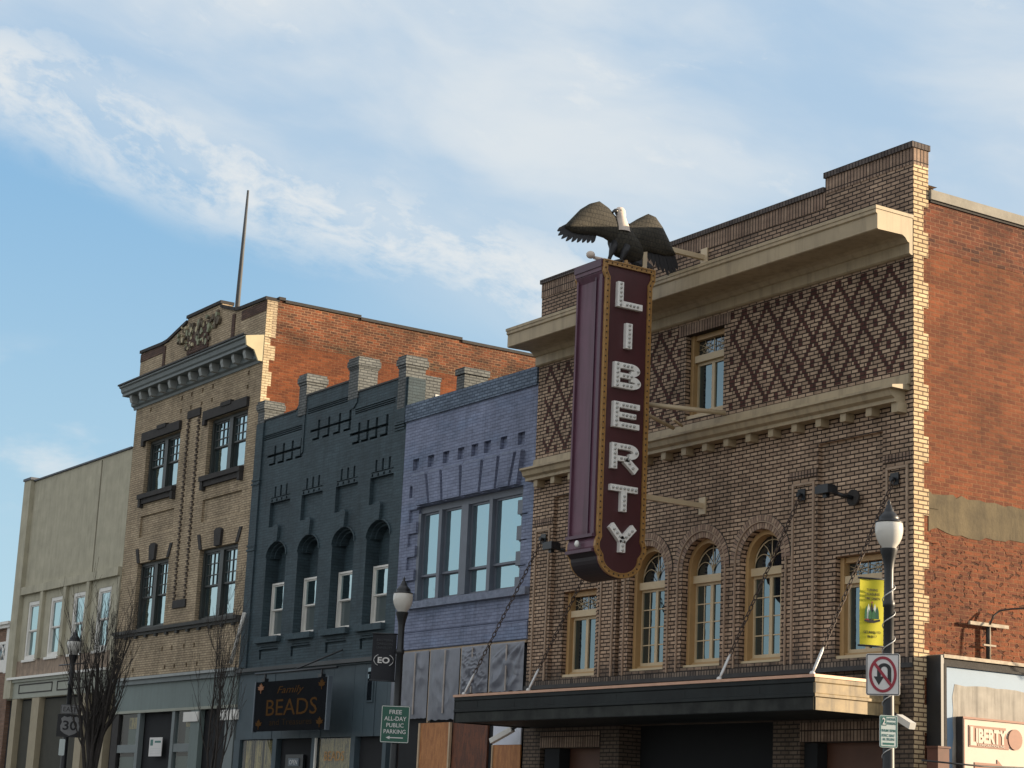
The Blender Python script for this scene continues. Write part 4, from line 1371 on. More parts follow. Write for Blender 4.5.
# ================================================================== BLUE BUILDING
def build_blue():
    T = thing('blue_brick_building', 'blue painted brick building with a wide four light window and plastic sheeting below', 'building', (-14.85, 0, 0))
    off = (-14.85, 0, 0)
    X0, X1 = -17.80, -11.87
    H = []
    for x in (-17.35, -16.63, -15.92, -15.24, -14.62, -14.06, -13.36, -12.62):
        H.append((x, x + 0.29, 10.20, 10.49, 0.10))
    WX0, WX1, WZ0, WZ1 = -17.03, -12.30, 6.90, 9.25
    H.append((WX0, WX1, WZ0, WZ1, 0.30, M_BLUEW))
    for z in (8.89, 8.30, 7.72, 7.14):          # toothed quoins at the jambs
        H.append((-17.40, -17.03, z, z + 0.32, 0.06)); H.append((WX1 - 0.20, WX1 + 0.02, z - 0.30, z + 0.02, 0.0)); H.append((WX1 - 0.20, WX1 + 0.22, z - 0.33, z - 0.30, 0.08))
    H.append((-17.44, -17.30, 9.52, 9.82, 0.08))
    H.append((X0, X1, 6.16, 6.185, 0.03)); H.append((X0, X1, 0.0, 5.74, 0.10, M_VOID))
    w = MB(); heightfield(w, X0, X1, 0.0, 11.50, H, M_BLUE, 0.5)
    w.build('front_wall', M_BLUE, T, off)
    p = MB(); p.box(X0, X1, -0.05, 0.4, 11.50, 11.93, M_BLUE2); p.build('parapet', M_BLUE2, T, off)
    # lower wall slab below the moulding, a little proud
    s = MB(); s.box(X0 + 0.3, X1 - 0.002, -0.03, 0.0, 5.76, 6.15, M_BLUE); s.build('lower_fascia', M_BLUE, T, off)
    # the flat arch: tapering fluted voussoirs fanning out over the window
    v = MB()
    top = [-17.25, -16.46, -15.76, -14.85, -13.90, -13.20, -12.50, -12.20]
    bot = [-16.93, -16.28, -15.66, -14.83, -13.99, -13.30, -12.72, -12.36]
    for i in range(7):
        a, b, c, d = top[i] + 0.03, top[i + 1] - 0.10, bot[i] + 0.03, bot[i + 1] - 0.07
        v.prism([(c, 9.27), (d, 9.27), (b, 10.03), (a, 10.03)], 'y', -0.12, -0.001, M_BLUE)
        v.prism([(a + 0.0, 10.03), (b, 10.03), (b - 0.05, 10.07), (a + 0.05, 10.07)], 'y', -0.10, -0.001, M_STONEB)
    v.build('flat_arch', M_BLUE, T, off)
    s = MB()
    s.box(-17.15, X1 + 0.0, -0.13, 0.05, 6.73, 6.90, M_STONEB)
    s.build('window_sill', M_STONEB, T, off)
    # window: frame with four lights
    y = 0.16
    f = MB()
    f.box(WX0, WX1, y - 0.04, y + 0.1, WZ1 - 0.16, WZ1, M_BLUEW); f.box(WX0, WX1, y - 0.04, y + 0.1, WZ0, WZ0 + 0.05, M_BLUEW)
    posts = [(WX0, WX0 + 0.12), (-16.06, -15.92), (-15.03, -14.72), (-13.80, -13.66), (WX1 - 0.12, WX1)]
    for a, b in posts:
        f.box(a, b, y - 0.10, y + 0.1, WZ0 + 0.05, WZ1 - 0.16, M_BLUEW)
    fr = f.build('window', M_BLUEW, T, off)
    for i in range(4):
        a, b = posts[i][1], posts[i + 1][0]
        s = MB()
        for (c, d, e) in ((7.53, WZ1 - 0.16, y + 0.0), (WZ0 + 0.05, 7.55, y + 0.035)):
            s.box(a, a + 0.055, e, e + 0.035, c, d, M_BLUEW); s.box(b - 0.055, b, e, e + 0.035, c, d, M_BLUEW)
            s.box(a + 0.055, b - 0.055, e, e + 0.035, d - 0.05, d, M_BLUEW); s.box(a + 0.055, b - 0.055, e, e + 0.035, c, c + 0.05, M_BLUEW)
        s.box(a, b, y - 0.02, y + 0.0, 7.52, 7.56, M_BLUEW)
        s.build('sash', M_BLUEW, fr)
        g = MB()
        g.face([(a, y + 0.03, 7.55), (b, y + 0.03, 7.55), (b, y + 0.03, WZ1 - 0.16), (a, y + 0.03, WZ1 - 0.16)], M_GLASSB)
        g.face([(a, y + 0.06, WZ0 + 0.05), (b, y + 0.06, WZ0 + 0.05), (b, y + 0.06, 7.55), (a, y + 0.06, 7.55)], M_GLASSB)
        g.build('pane', M_GLASSB, fr)
    # chimney on the roof behind the parapet
    c = MB()
    cx, cyy = -20.15 + 0.0, 3.0
    r = MB(); r.box(X0, X1, 0.5, 20, 11.2, 11.45, M_ROOF); r.build('roof', M_ROOF, T, off)
    # boarded shopfront frame
    d = MB()
    d.box(-17.75, -11.95, 0.02, 0.06, 5.68, 5.74, M_LUMBER)
    for x in (-16.02, -14.62, -13.38):
        d.box(x, x + 0.045, -0.005, 0.06, 4.0 if x < -14.7 else 4.6, 5.68, M_LUMBER)
    d.box(-14.62, -11.93, -0.008, 0.06, 4.53, 4.61, M_LUMBER)
    d.build('timber_frame', M_LUMBER, T, off)
    for x, zz in ((-16.62, 4.2), (-15.25, 4.2), (-14.05, 4.63), (-12.62, 4.63)):
        d = MB(); d.box(x, x + 0.05, -0.075, -0.058, zz, 5.66, M_LATH); d.build('batten', M_LATH, T, off)
    q = MB(); q.box(-16.28, -14.97, 0.0, 0.03, 0.3, 3.99, M_PLY); q.box(-16.34, -16.28, -0.03, 0.03, 0.1, 3.99, M_LUMBER); q.box(-14.97, -14.91, -0.03, 0.03, 0.1, 3.99, M_LUMBER)
    q.build('plywood_board', M_PLY, T, off)
    q = MB(); q.box(-14.90, -13.40, 0.045, 0.09, 0.1, 4.5, M_PLYD); q.build('plywood_board', M_PLYD, T, off)['label'] = 'dark stained plywood board'
    q = MB(); q.box(-13.05, -11.97, 0.0, 0.03, 0.3, 3.45, M_PLY); q.box(-13.09, -13.05, -0.03, 0.03, 0.1, 3.45, M_LUMBER); q.build('plywood_board', M_PLY, T, off)
    q = MB(); q.box(-13.09, -11.97, -0.004, 0.028, 3.451, 3.98, M_WHITEP); q.build('white_board', M_WHITEP, T, off)
    return T


M_LATH = plain('grey_lath', (0.33, 0.29, 0.26), 0.8, var=0.25, scale=6)
M_WHITEP = plain('bluish_white_board', (0.58, 0.60, 0.66), 0.6, var=0.05, scale=2)
build_blue()


def plastic_mat():
    m, t, p = new_mat('plastic_sheet')
    ob = t.n('ShaderNodeTexCoord').outputs['Object']
    n = t.noise(ob, 2.0, 6, 0.6)
    t.put(p.inputs['Base Color'], t.mix(n, (0.11, 0.12, 0.15), (0.26, 0.27, 0.31)))
    p.inputs['Roughness'].default_value = 0.34
    p.inputs['Specular IOR Level'].default_value = 0.55
    p.inputs['Alpha'].default_value = 0.80
    return m


M_PLASTIC = plastic_mat()


def plastic(x0, x1, z0, z1, amp, seed, label, style, y=-0.012):
    off = ((x0 + x1) / 2, y, z0)
    nx, nz = 70, 80
    mb = MB()
    vs, fs = [], []
    for k in range(nz + 1):
        for i in range(nx + 1):
            u, v = i / nx, k / nz
            x = x0 + (x1 - x0) * u; z = z0 + (z1 - z0) * v
            e = min(1, 6 * min(u, 1 - u)) * min(1, 5 * min(v + 0.02, 1 - v))
            P = Vector((x * 1.3, z * 1.3, seed))
            q1, q2 = mnoise.noise(P), mnoise.noise(P + Vector((5.2, 1.3, 0)))
            if style == 'swag':
                # folds sagging from the two top corners
                ua, ub = u + 0.05, 1.05 - u
                ra = sqrt(ua ** 2 + (1.1 - v) ** 2); rb = sqrt(ub ** 2 + (1.1 - v) ** 2)
                an = atan2(1.1 - v, ub)
                ridge = 1 - abs(sin(an * 8 + q1 * 2.2)) ** 0.6
                h = ridge * (1.2 - 0.6 * rb) + 0.7 * mnoise.noise(Vector((x * 3 + q1, z * 6 + q2, seed))) + 0.35 * sin(an * 17 + q2 * 3)
            elif style == 'crumple':
                a1 = 1 - abs(mnoise.noise(Vector((x * 2.6 + q1 * 1.4, z * 5.0 + q2 * 1.4 + x * 1.6, seed)))) * 2.2
                a2 = 1 - abs(mnoise.noise(Vector((x * 5.5 - q2, z * 8.0 + q1 - x * 2, seed + 9)))) * 2.2
                h = a1 * 0.9 + a2 * 0.55 + 0.5 * q2
            else:
                a1 = 1 - abs(mnoise.noise(Vector((x * 2.0 + q1, z * 1.3 + q2, seed)))) * 2.2
                h = 0.45 * a1 + 0.5 * mnoise.noise(Vector((x * 5 + z * 1.5, z * 2.6 - x, seed + 5))) + 0.4 * q2
            jag = 0.0
            if k == 0:
                jag = 0.03 * mnoise.noise(Vector((x * 6, 0, seed)))
            vs.append((x, y - 0.012 - amp * max(-0.6, h) * e - amp * 0.3 * e, z + jag))
    for k in range(nz):
        for i in range(nx):
            a = k * (nx + 1) + i
            fs.append((a, a + 1, a + nx + 2, a + nx + 1))
    mb.mesh(vs, fs, M_PLASTIC, True)
    o = mb.build('plastic_sheet', M_PLASTIC, None, off)
    o.location = off
    tag(o, label, 'plastic sheet', 'plastic sheets over the boarded shop window')


plastic(-17.76, -16.03, 4.10, 5.70, 0.045, 1.0, 'taut grey plastic sheet behind the lamp post, leftmost bay under the blue wall', 'taut')
plastic(-15.97, -14.63, 4.05, 5.70, 0.040, 5.0, 'taut grey plastic sheet in the second bay, reaching down to the plywood', 'taut')
plastic(-14.57, -13.40, 4.62, 5.70, 0.055, 9.0, 'heavily crumpled dark plastic sheet above the left end of the marquee', 'crumple')
plastic(-13.33, -11.95, 4.62, 5.70, 0.045, 14.0, 'plastic sheet hanging in curved folds next to the tan brick theatre', 'swag')


# ================================================================== SLATE GREY BUILDING
def build_grey():
    T = thing('slate_grey_building', 'dark slate painted brick building with stepped parapet, brick chimneys and four tall arched recesses', 'building', (-22.1, 0, 0))
    off = (-22.1, 0, 0)
    X0, X1 = -26.42, -17.80
    H = []
    # recessed window bays: keystone arch heads and tall slots above them
    bays = [(-25.25, -24.03), (-23.33, -22.12), (-21.36, -20.16), (-19.50, -18.30)]
    SPR, R = 8.72, 0.605
    for a, b in bays:
        H.append((a, b, 6.50, SPR, 0.40))
        H.append((a + 0.0, b - 0.0, 9.58, 10.28, 0.10))
        for k in range(3):                                # three slots above
            xx = a + 0.22 + k * 0.345
            H.append((xx, xx + 0.10, 10.43, 10.73, 0.13))
        for k in range(4):                                # dog-tooth of the corbel under them
            H.append((a + 0.05 + k * 0.30, a + 0.14 + k * 0.30, 10.30, 10.37, 0.06))
        H.append((a + 0.02, b - 0.02, 10.40, 10.425, 0.05))
        H.append((a - 0.05, b - 0.1, 6.10, 6.17, 0.07)); H.append((a - 0.02, a + 0.10, 5.90, 6.10, 0.07)); H.append((a + 0.02, b - 0.15, 6.215, 6.235, 0.05))
        # keystone pockets
        c = (a + b) / 2
        H.append((c - 0.09, c + 0.20, 9.62, 9.70, 0.10))
    # running fret of grooves under the parapet
    def fret(xs, zc):
        n = len(xs)
        H.append((xs[0] - 0.45, xs[-1] + 0.12, zc - 0.03, zc + 0.04, 0.12))
        for x in xs:
            H.append((x - 0.02, x + 0.10, zc, zc + 0.27, 0.13))
            H.append((x - 0.02, x + 0.10, zc - 0.235, zc, 0.13))
            H.append((x - 0.30, x + 0.10, zc - 0.28, zc - 0.215, 0.13))
    fret([-25.22, -24.69, -24.15, -23.60], 11.65)
    fret([-22.63, -22.05, -21.44, -20.86], 12.02)
    fret([-20.32, -19.85, -19.38, -18.84], 11.59)
    for a, b, z in ((-25.95, -23.42, 12.16), (-23.30, -20.96, 12.54), (-20.55, -18.42, 12.12)):
        for k in range(3):
            H.append((a, b, z + 0.055 * k, z + 0.032 + 0.055 * k, 0.10))
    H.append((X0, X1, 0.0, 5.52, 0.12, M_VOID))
    w = MB()
    ztop = 12.70
    heightfield(w, X0, X1, 0.0, SPR, H, M_GREY, 0.5)
    top = SPR + 0.42
    xs = [X0]
    for a, b in bays:
        xs += [a, b]
    xs.append(X1)
    for i in range(0, len(xs), 2):
        heightfield(w, xs[i], xs[i + 1], SPR, top, [], M_GREY, 0.5)
    for a, b in bays:
        c = (a + b) / 2; n = 18
        arc = [(c - R * cos(pi * i / n), SPR + 0.415 * sin(pi * i / n)) for i in range(n + 1)]
        for i in range(n):
            (xa, za), (xb, zb) = arc[i], arc[i + 1]
            w.face([(xa, 0, za), (xb, 0, zb), (xb, 0, top), (xa, 0, top)], M_GREY)
            w.face([(xa, 0, za), (xb, 0, zb), (xb, 0.40, zb), (xa, 0.40, za)], M_GREY)
            w.face([(xa, 0.40, SPR), (xb, 0.40, SPR), (xb, 0.40, zb), (xa, 0.40, za)], M_GREY)
    heightfield(w, X0, X1, top, ztop - 0.01, [h for h in H if h[3] > top], M_GREY, 0.5)
    w.build('front_wall', M_GREY, T, off)
    p = MB()
    p.box(-25.95, -23.85, 0.0, 0.4, 12.69, 12.75, M_GREY); p.box(-23.85, -20.45, 0.0, 0.4, 12.69, 13.07, M_GREY); p.box(-20.45, -18.3, 0.0, 0.4, 12.69, 12.70, M_GREY)
    p.box(-23.38, -20.93, -0.03, 0.42, 13.07, 13.12, M_DARKTRIM); p.box(-25.97, -23.8, -0.03, 0.42, 12.75, 12.79, M_DARKTRIM); p.box(-20.42, -18.28, -0.03, 0.42, 12.70, 12.745, M_DARKTRIM)
    p.build('parapet', M_GREY, T, off)
    # hood moulds over the arches
    h = MB()
    for a, b in bays:
        h = MB()
        c = (a + b) / 2; n = 16
        for (ri, ro, yo, ye) in ((0.80, 0.90, 0.20, 0.395), (0.90, 1.0, 0.10, 0.395), (1.0, 1.08, -0.03, -0.0005)):
            for i in range(n):
                a0, a1 = pi * (i) / n, pi * (i + 1) / n
                q = [(c - R * rr * cos(t), SPR + 0.415 * (1 + (rr - 1) * 1.3) * sin(t)) for rr in (ri, ro) for t in (a0, a1)]
                h.prism([q[0], q[1], q[3], q[2]], 'y', yo, ye, M_GREY)
        h.prism([(c - 0.12, SPR + 0.40), (c + 0.12, SPR + 0.40), (c + 0.16, SPR + 0.80), (c + 0.08, SPR + 0.88), (c - 0.08, SPR + 0.88), (c - 0.16, SPR + 0.80)], 'y', -0.09, -0.001, M_GREY)
        h.build('arch_hood', M_GREY, T, off)
    # corner pier and pilasters under the chimneys
    q = MB()
    q.box(-26.42, -25.97, -0.05, 0.0, 5.7, 12.69, M_GREY)
    for z in (9.0, 10.9):
        q.box(-26.44, -25.95, -0.08, 0.0, z, z + 0.06, M_GREY); q.box(-26.44, -25.95, -0.07, 0.0, z + 0.12, z + 0.18, M_GREY)
    q.build('pier', M_GREY, T, off)
    q = MB()
    q.prism([(-23.83, 13.10), (-23.42, 13.10), (-23.42, 11.5), (-23.52, 11.45), (-23.52, 12.6), (-23.98, 12.6), (-23.98, 12.78), (-23.83, 12.92)], 'y', -0.03, 0.03, M_GREY)
    q.build('pier', M_GREY, T, off)
    q = MB()
    q.prism([(-20.93, 13.10), (-20.44, 13.10), (-20.44, 12.45), (-20.62, 12.30), (-20.78, 12.30), (-20.93, 12.45)], 'y', -0.03, 0.03, M_GREY)
    q.build('pier', M_GREY, T, off)
    q = MB()
    q.box(-18.28, -17.86, -0.03, 0, 11.55, 12.69, M_GREY)
    for k in range(3):
        q.box(-18.36 + 0.06 * k * 0, -17.84, -0.05 + 0.01 * k, 0, 11.49 - 0.07 * k, 11.53 - 0.07 * k, M_GREY)
    q.build('pier', M_GREY, T, off)
    # chimneys: shaft with a corbelled brick cap
    for (a, b, ztop_, zb) in ((-26.40, -25.97, 13.36, 12.55), (-23.85, -23.40, 13.72, 12.55), (-20.95, -20.42, 13.68, 12.55), (-18.28, -17.90, 13.27, 11.9)):
        s = MB()
        s.box(a + 0.003, b - 0.003, -0.035, 0.54, zb, ztop_ - 0.30, M_GREYC)
        s.box(a - 0.03, b + 0.02, -0.06, 0.57, ztop_ - 0.30, ztop_ - 0.24, M_GREYC); s.box(a - 0.06, b + 0.045, -0.085, 0.60, ztop_ - 0.24, ztop_ - 0.08, M_GREYC)
        s.box(a - 0.03, b + 0.02, -0.06, 0.57, ztop_ - 0.08, ztop_, M_GREYC)
        s.build('chimney', M_GREYC, T, off)
    s = MB(); s.box(-18.25, -17.91, 0.52, 1.0, 11.9, 12.72, M_GREYC); s.box(-18.27, -17.90, 0.5, 1.02, 12.72, 12.83, M_GREYC); s.build('chimney_shoulder', M_GREYC, T, off)
    s = MB(); s.prism([(0.0, 11.9), (1.03, 11.9), (1.03, 12.16), (0.9, 12.2), (0.8, 12.12), (0.66, 12.20), (0.52, 12.13), (0.4, 12.19), (0.25, 12.10), (0.12, 12.14), (0.0, 12.06)], 'x', -17.92, -17.885, M_WHITEB); s.box(-18.2, -17.895, 0.86, 1.03, 12.13, 12.38, M_WHITEB); s.build('flashing', M_WHITEB, T, off)
    # free-standing chimney further back on the roof
    cx, cyy = -20.2, 3.0
    s = MB(); s.box(-20.43, -20.02, 3.0, 3.75, 11.5, 13.62, M_GREYC); s.box(-20.47, -19.98, 2.96, 3.79, 13.64, 13.82, M_GREYC); s.build('chimney', M_GREYC, T, off)
    # sash windows
    for a, b in bays:
        sash_window(T, a + 0.40 - 0.40 + 0.02, b - 0.02, 6.52, 8.02, 0.235, M_WHITE, M_WHITE, M_GLASSD2, fw=0.05, sw=0.04, rail=7.26, fd=0.08, off=off, glass_low=M_GLASSLO)
        s = MB(); s.box(a - 0.22, b + 0.02, -0.13, 0.15, 6.335, 6.495, M_STONEG); s.build('window_sill', M_STONEG, T, off)
    # shop front: boarded fascia, thin cornice, posts and glass
    s = MB(); s.box(-26.4, X1 + 0.02, -0.16, 0.05, 5.56, 5.66, M_BLACK); s.box(-26.38, X1 + 0.02, -0.08, 0.05, 5.52, 5.56, M_SLATE)
    s.build('shop_cornice', M_SLATE, T, off)
    s = MB()
    x = -26.36
    while x < X1 - 0.1:
        s.box(x, min(x + 0.55, X1), -0.02 + 0.012 * (int(x * 10) % 2), 0.1, 3.72, 5.519, M_SLATE)
        x += 0.56
    s.build('shop_fascia', M_SLATE, T, off)
    s = MB(); s.box(-18.95, -18.62, -0.05, -0.021, 4.55, 5.45, M_SLATE); s.box(-18.90, -18.68, -0.056, -0.05, 4.6, 5.40, M_GLASS2); s.build('fascia_window', M_SLATE, T, off)
    for a, b in ((-26.36, -26.0), (-23.98, -23.74), (-21.72, -21.52), (-19.62, -19.40), (-18.0, -17.82)):
        f = MB(); f.box(a, b, -0.04, 0.12, 0.0, 3.72, M_SLATE); f.build('shop_post', M_SLATE, T, off)
    f = MB(); f.box(-21.53, -21.47, -0.05, 0.0, 0, 3.71, M_WHITE); f.build('pale_post', M_WHITE, T, off)
    for a, b in ((-26.0, -23.98), (-21.47, -19.62)):
        g = MB(); g.face([(a, 0.02, 0.5), (b, 0.02, 0.5), (b, 0.02, 3.70), (a, 0.02, 3.70)], M_SHOPG); so = g.build('shop_window', M_SHOPG, T, off)
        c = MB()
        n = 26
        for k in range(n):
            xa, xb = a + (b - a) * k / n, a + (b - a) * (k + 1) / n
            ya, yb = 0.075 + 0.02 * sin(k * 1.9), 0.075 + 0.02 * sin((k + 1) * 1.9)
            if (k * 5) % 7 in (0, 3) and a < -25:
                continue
            c.face([(xa, ya, 0.5), (xb, yb, 0.5), (xb, yb, 3.69), (xa, ya, 3.69)], M_REFLCLOTH)
        c.build('reflection_cloth', M_REFLCLOTH, so)  # cloth added behind the glass to stand for golden reflections
    d = MB(); d.box(-23.2, -22.2, -0.01, 0.06, 0, 3.3, M_BLACK); d.build('shop_door', M_BLACK, T, off)
    r = MB(); r.box(X0, X1, 0.5, 20, 11.6, 11.85, M_ROOF); r.build('roof', M_ROOF, T, off)
    return T


M_GLASSD2 = glass('sash_glass', refl=0.48, tint=(0.70, 0.9, 0.95), dark=(0.012, 0.02, 0.02))
M_GLASSLO = glass('screened_glass', refl=0.14, dark=(0.10, 0.12, 0.12))
M_SHOPG = clear_glass('shop_clear_glass', 0.07)
GREY = build_grey()


def beads_sign():
    off = (-21.62, -0.8, 3.86)
    S = thing('hanging_shop_sign', 'black hanging shop sign lettered BEADS in dull gold with leaf corners', 'sign', off, 0.0)
    w, z0, z1 = 4.06, 0.0, 1.29
    b = MB(); b.box(-w / 2, w / 2, 0, 0.08, z0, z1, M_SIGNBK); b.build('board', M_SIGNBK, S)
    for xa, xb in ((-w / 2 - 0.05, -w / 2), (w / 2, w / 2 + 0.05)):
        f = MB(); f.box(xa, xb, -0.02, 0.1, z0 - 0.02, z1 + 0.02, M_SLATEL); f.build('frame_side', M_SLATEL, S)
    text_obj('BEADS', 'lettering', M_GILT, S, 0.10, 0.60, h=0.42, w=2.85)
    text_obj('Family', 'lettering', M_GILT, S, 0.0, 1.02, h=0.24, w=1.5, shear=0.3)
    text_obj('and Treasures', 'lettering', M_GILTD, S, 0.1, 0.22, h=0.16, w=2.4)
    for x in (-1.72, 1.72):
        for z in (0.18, 1.12):
            l = MB()
            lf = [(0, 1.0), (0.18, 0.55), (0.42, 0.72), (0.36, 0.30), (0.95, 0.36), (0.66, 0.02), (0.80, -0.20), (0.30, -0.34), (0.10, -0.42), (0.06, -0.95)]
            pts = [(x + 0.21 * a, z + 0.14 * b) for a, b in lf] + [(x - 0.21 * a, z + 0.14 * b) for a, b in reversed(lf[1:])]
            l.prism(pts, 'y', -0.012, -0.001, M_GILTB if x < 0 and z > 1 else M_GILT)
            l.build('leaf', M_GILTB, S)
    h = MB()
    for x in (-1.6, 1.6):
        h.tube([(x, 0.04, 1.30), (x, 0.04, 1.50)], 0.035, 6, M_BLACK); h.box(x - 0.09, x + 0.09, -0.02, 0.1, 1.30, 1.38, M_BLACK)
    h.tube([(-2.2, 0.04, 1.52), (2.4, 0.04, 1.52)], 0.035, 6, M_BLACK)
    h.tube([(0.1, 0.04, 1.55), (1.3, 0.75, 2.06)], 0.022, 6, M_BLACK)
    h.build('hanger', M_BLACK, S)


M_SIGNBK = plain('sign_near_black', (0.010, 0.011, 0.013), 0.95, var=0.2, spec=0.05)
M_SLATEL = plain('slate_light', (0.10, 0.125, 0.15), 0.5)
M_GILTD = plain('dim_gilt', (0.036, 0.022, 0.011), 0.8, spec=0.03)
beads_sign()
# lettering on the shop window and the open sign: parts of the shop
text_obj('BEADS', 'window_lettering', plain('orange_lettering', (0.45, 0.22, 0.05), 0.5), GREY, -20.55 + 22.1, 3.25, h=0.24, w=1.05, y=0.012, depth=0.004)
ob_ = MB(); ob_.box(-23.0, -22.4, -0.03, -0.012, 3.0, 3.2, M_SLATEL)
ob_.build('open_sign', M_SLATEL, GREY, (-22.1, 0, 0))
text_obj('OPEN', 'sign_lettering', M_SIGNW, GREY, -22.7 + 22.1, 3.1, h=0.12, w=0.45, y=-0.036, depth=0.003)


# ================================================================== BUFF THREE-STOREY BUILDING
def build_buff():
    T = thing('buff_brick_building', 'three storey buff brick building with bracketed cornice, curved parapet and orange brick side wall', 'building', (-31.1, 0, 0))
    off = (-31.1, 0, 0)
    X0, X1 = -35.82, -26.42
    H = []
    ups = [(-34.65, -32.00), (-29.90, -27.18)]
    lows = [(-34.54, -32.10), (-29.82, -27.16)]
    for a, b in ups:
        H.append((a, b, 11.58, 13.36, 0.28))
        H.append((a, b - 0.0, 10.21, 10.90, 0.065))
    for a, b in lows:
        H.append((a, b, 7.23, 9.37, 0.28))
    for x in (-34.65, -32.17, -31.43, -30.62, -29.88, -27.40):
        for z in (13.92, 14.34):
            if not (x in (-34.65,) and z < 14):
                H.append((x, x + 0.12, z, z + 0.13, 0.10))
    for x in (-34.56, -32.10, -31.38, -30.49, -29.75):
        H.append((x, x + 0.12, 6.46, 6.60, 0.10)); H.append((x + 0.3, x + 0.42, 5.90, 6.03, 0.10))
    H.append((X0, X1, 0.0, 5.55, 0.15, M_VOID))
    w = MB(); heightfield(w, X0, X1, 0.0, 15.35, H, M_TAN2, 0.5, thick_r=0.15)
    w.build('front_wall', M_TAN2, T, off)
    # parapet with curved centre
    pts = [(-35.83, 15.36), (-26.42, 15.36), (-26.42, 16.46), (-28.15, 16.50), (-28.55, 16.54), (-28.95, 16.66), (-29.45, 16.80), (-29.62, 16.86), (-29.62, 16.99), (-32.16, 16.99),
           (-32.16, 16.84), (-32.6, 16.74), (-33.1, 16.62), (-33.6, 16.50), (-34.0, 16.47), (-35.83, 16.50)]
    p = MB(); p.prism(pts, 'y', 0.0, 0.35, M_TAN2)
    p.build('parapet', M_TAN2, T, off)
    c = MB()
    tp = pts[2:]
    for i in range(len(tp) - 1):
        (xa, za), (xb, zb) = tp[i], tp[i + 1]
        if abs(xa - xb) < 0.01:
            continue
        c.prism([(xb - 0.01, zb), (xa + 0.01, za), (xa + 0.01, za + 0.10), (xb - 0.01, zb + 0.10)], 'y', -0.06, 0.40, M_SOOT)
    c.build('coping', M_SOOT, T, off)
    # band of darker brick under the coping at both ends
    for q_ in ((-35.82, -33.95, -0.02, 0, 16.20, 16.46), (-28.1, -26.43, -0.02, 0, 16.15, 16.44)):
        d = MB(); d.box(*q_, M_SOOTBK); d.build('parapet_band', M_SOOTBK, T, off)
    for q_ in ((-33.92, -33.75, -0.03, 0, 15.36, 16.40), (-28.75, -28.55, -0.03, 0, 15.36, 16.45)):
        d = MB(); d.box(*q_, M_SOOTBK); d.build('brick_strip', M_SOOTBK, T, off)
    # broken cartouche in the gable
    rnd = random.Random(4)
    k = MB()
    k.box(-31.95, -30.40, -0.05, 0, 15.75, 16.62, M_SOOTBK)
    for i in range(110):
        x = rnd.uniform(-32.9, -29.6); z = rnd.uniform(15.9, 16.75)
        if abs(x + 31.2) > 0.85 and (z < 16.25 or abs(x + 31.2) > 1.6):
            continue
        s = rnd.uniform(0.03, 0.10)
        mm = rnd.choice([M_CRUST, M_LICH, M_LICH, M_CRUST, M_BUFFP])
        k.prism([(x + s * rnd.uniform(0.5, 1.3) * cos(2 * pi * j / 6 + i), z + s * rnd.uniform(0.6, 1.6) * sin(2 * pi * j / 6 + i)) for j in range(6)], 'y', -0.052 - rnd.uniform(0.005, 0.06), -0.002, mm)
    k.build('cartouche', M_SOOT, T, off)
    # cornice
    prof = [(0.0, 15.42), (-0.62, 15.30), (-0.62, 15.25), (-0.56, 15.22), (-0.53, 15.10), (-0.48, 15.06), (-0.48, 14.98), (-0.12, 14.98), (-0.12, 14.80), (-0.16, 14.78), (-0.14, 14.70), (-0.06, 14.66), (-0.04, 14.58), (0.0, 14.58)]
    c = MB(); c.prism(prof, 'x', -35.95, -26.50, M_CORN2)
    co = c.build('cornice', M_CORN2, T, off)
    c = MB(); c.box(-36.0, -26.44, -0.66, -0.0, 15.31, 15.36, M_DARKTRIM); c.build('cornice_lip', M_DARKTRIM, T, off)
    d = None
    for i in range(12):
        x = -35.48 + i * 0.776
        if d is None:
            m = MB(); m.prism([(-0.38, 14.975), (-0.38, 14.86), (-0.33, 14.73), (-0.26, 14.71), (-0.122, 14.71), (-0.122, 14.975)], 'x', -0.085, 0.085, M_CORN2L)
            d = m.build('modillion', M_CORN2L, T)
            o = d
        else:
            o = d.copy(); COL.objects.link(o); o.parent = T
        o.location = (x - off[0], 0, 0)
    e = MB(); e.prism([(0.0, 15.40), (-0.60, 15.28), (-0.55, 15.0), (-0.3, 14.9), (-0.15, 14.6), (0.0, 14.6)], 'x', -26.499, -26.43, M_BUFFP)
    e.build('cornice_end', M_BUFFP, T, off)
    # side wall
    s = MB(); s.box(-26.9, -26.425, 0.16, 22.0, 0.0, 15.25, M_RED); s.build('side_wall', M_RED, T, off)
    s = MB()
    for a, b, zt in ((0.351, 0.56, 16.52), (0.56, 3.12, 16.46), (3.12, 6.72, 16.40), (6.72, 22, 16.33)):
        s.box(-26.85, -26.421, a if a > 0.4 else 0.16, b, 15.25, zt, M_RED3)
    s.build('side_parapet', M_RED2, T, off)
    s = MB()
    for a, b, zt in ((0.36, 0.57, 16.52), (0.57, 3.12, 16.46), (3.12, 6.72, 16.40), (6.72, 22, 16.33)):
        s.box(-26.95, -26.37, a, b, zt, zt + 0.09, M_SOOT)
    s.build('side_coping', M_SOOT, T, off)
    q = MB()
    q.box(-26.8, -26.4195, 0.001, 0.19, 5.6, 15.3, M_TAN2Q)
    q.box(-26.8, -26.4195, 0.001, 0.19, 15.36, 16.15, M_TAN2Q)
    z = 15.1
    i = 0
    while z > 6:
        q.box(-26.8, -26.4193, 0.191, 0.30 if i % 3 else 0.36, z - 0.42, z, M_TAN2Q); z -= 0.78; i += 1
    q.build('corner_quoin', M_TAN2Q, T, off)
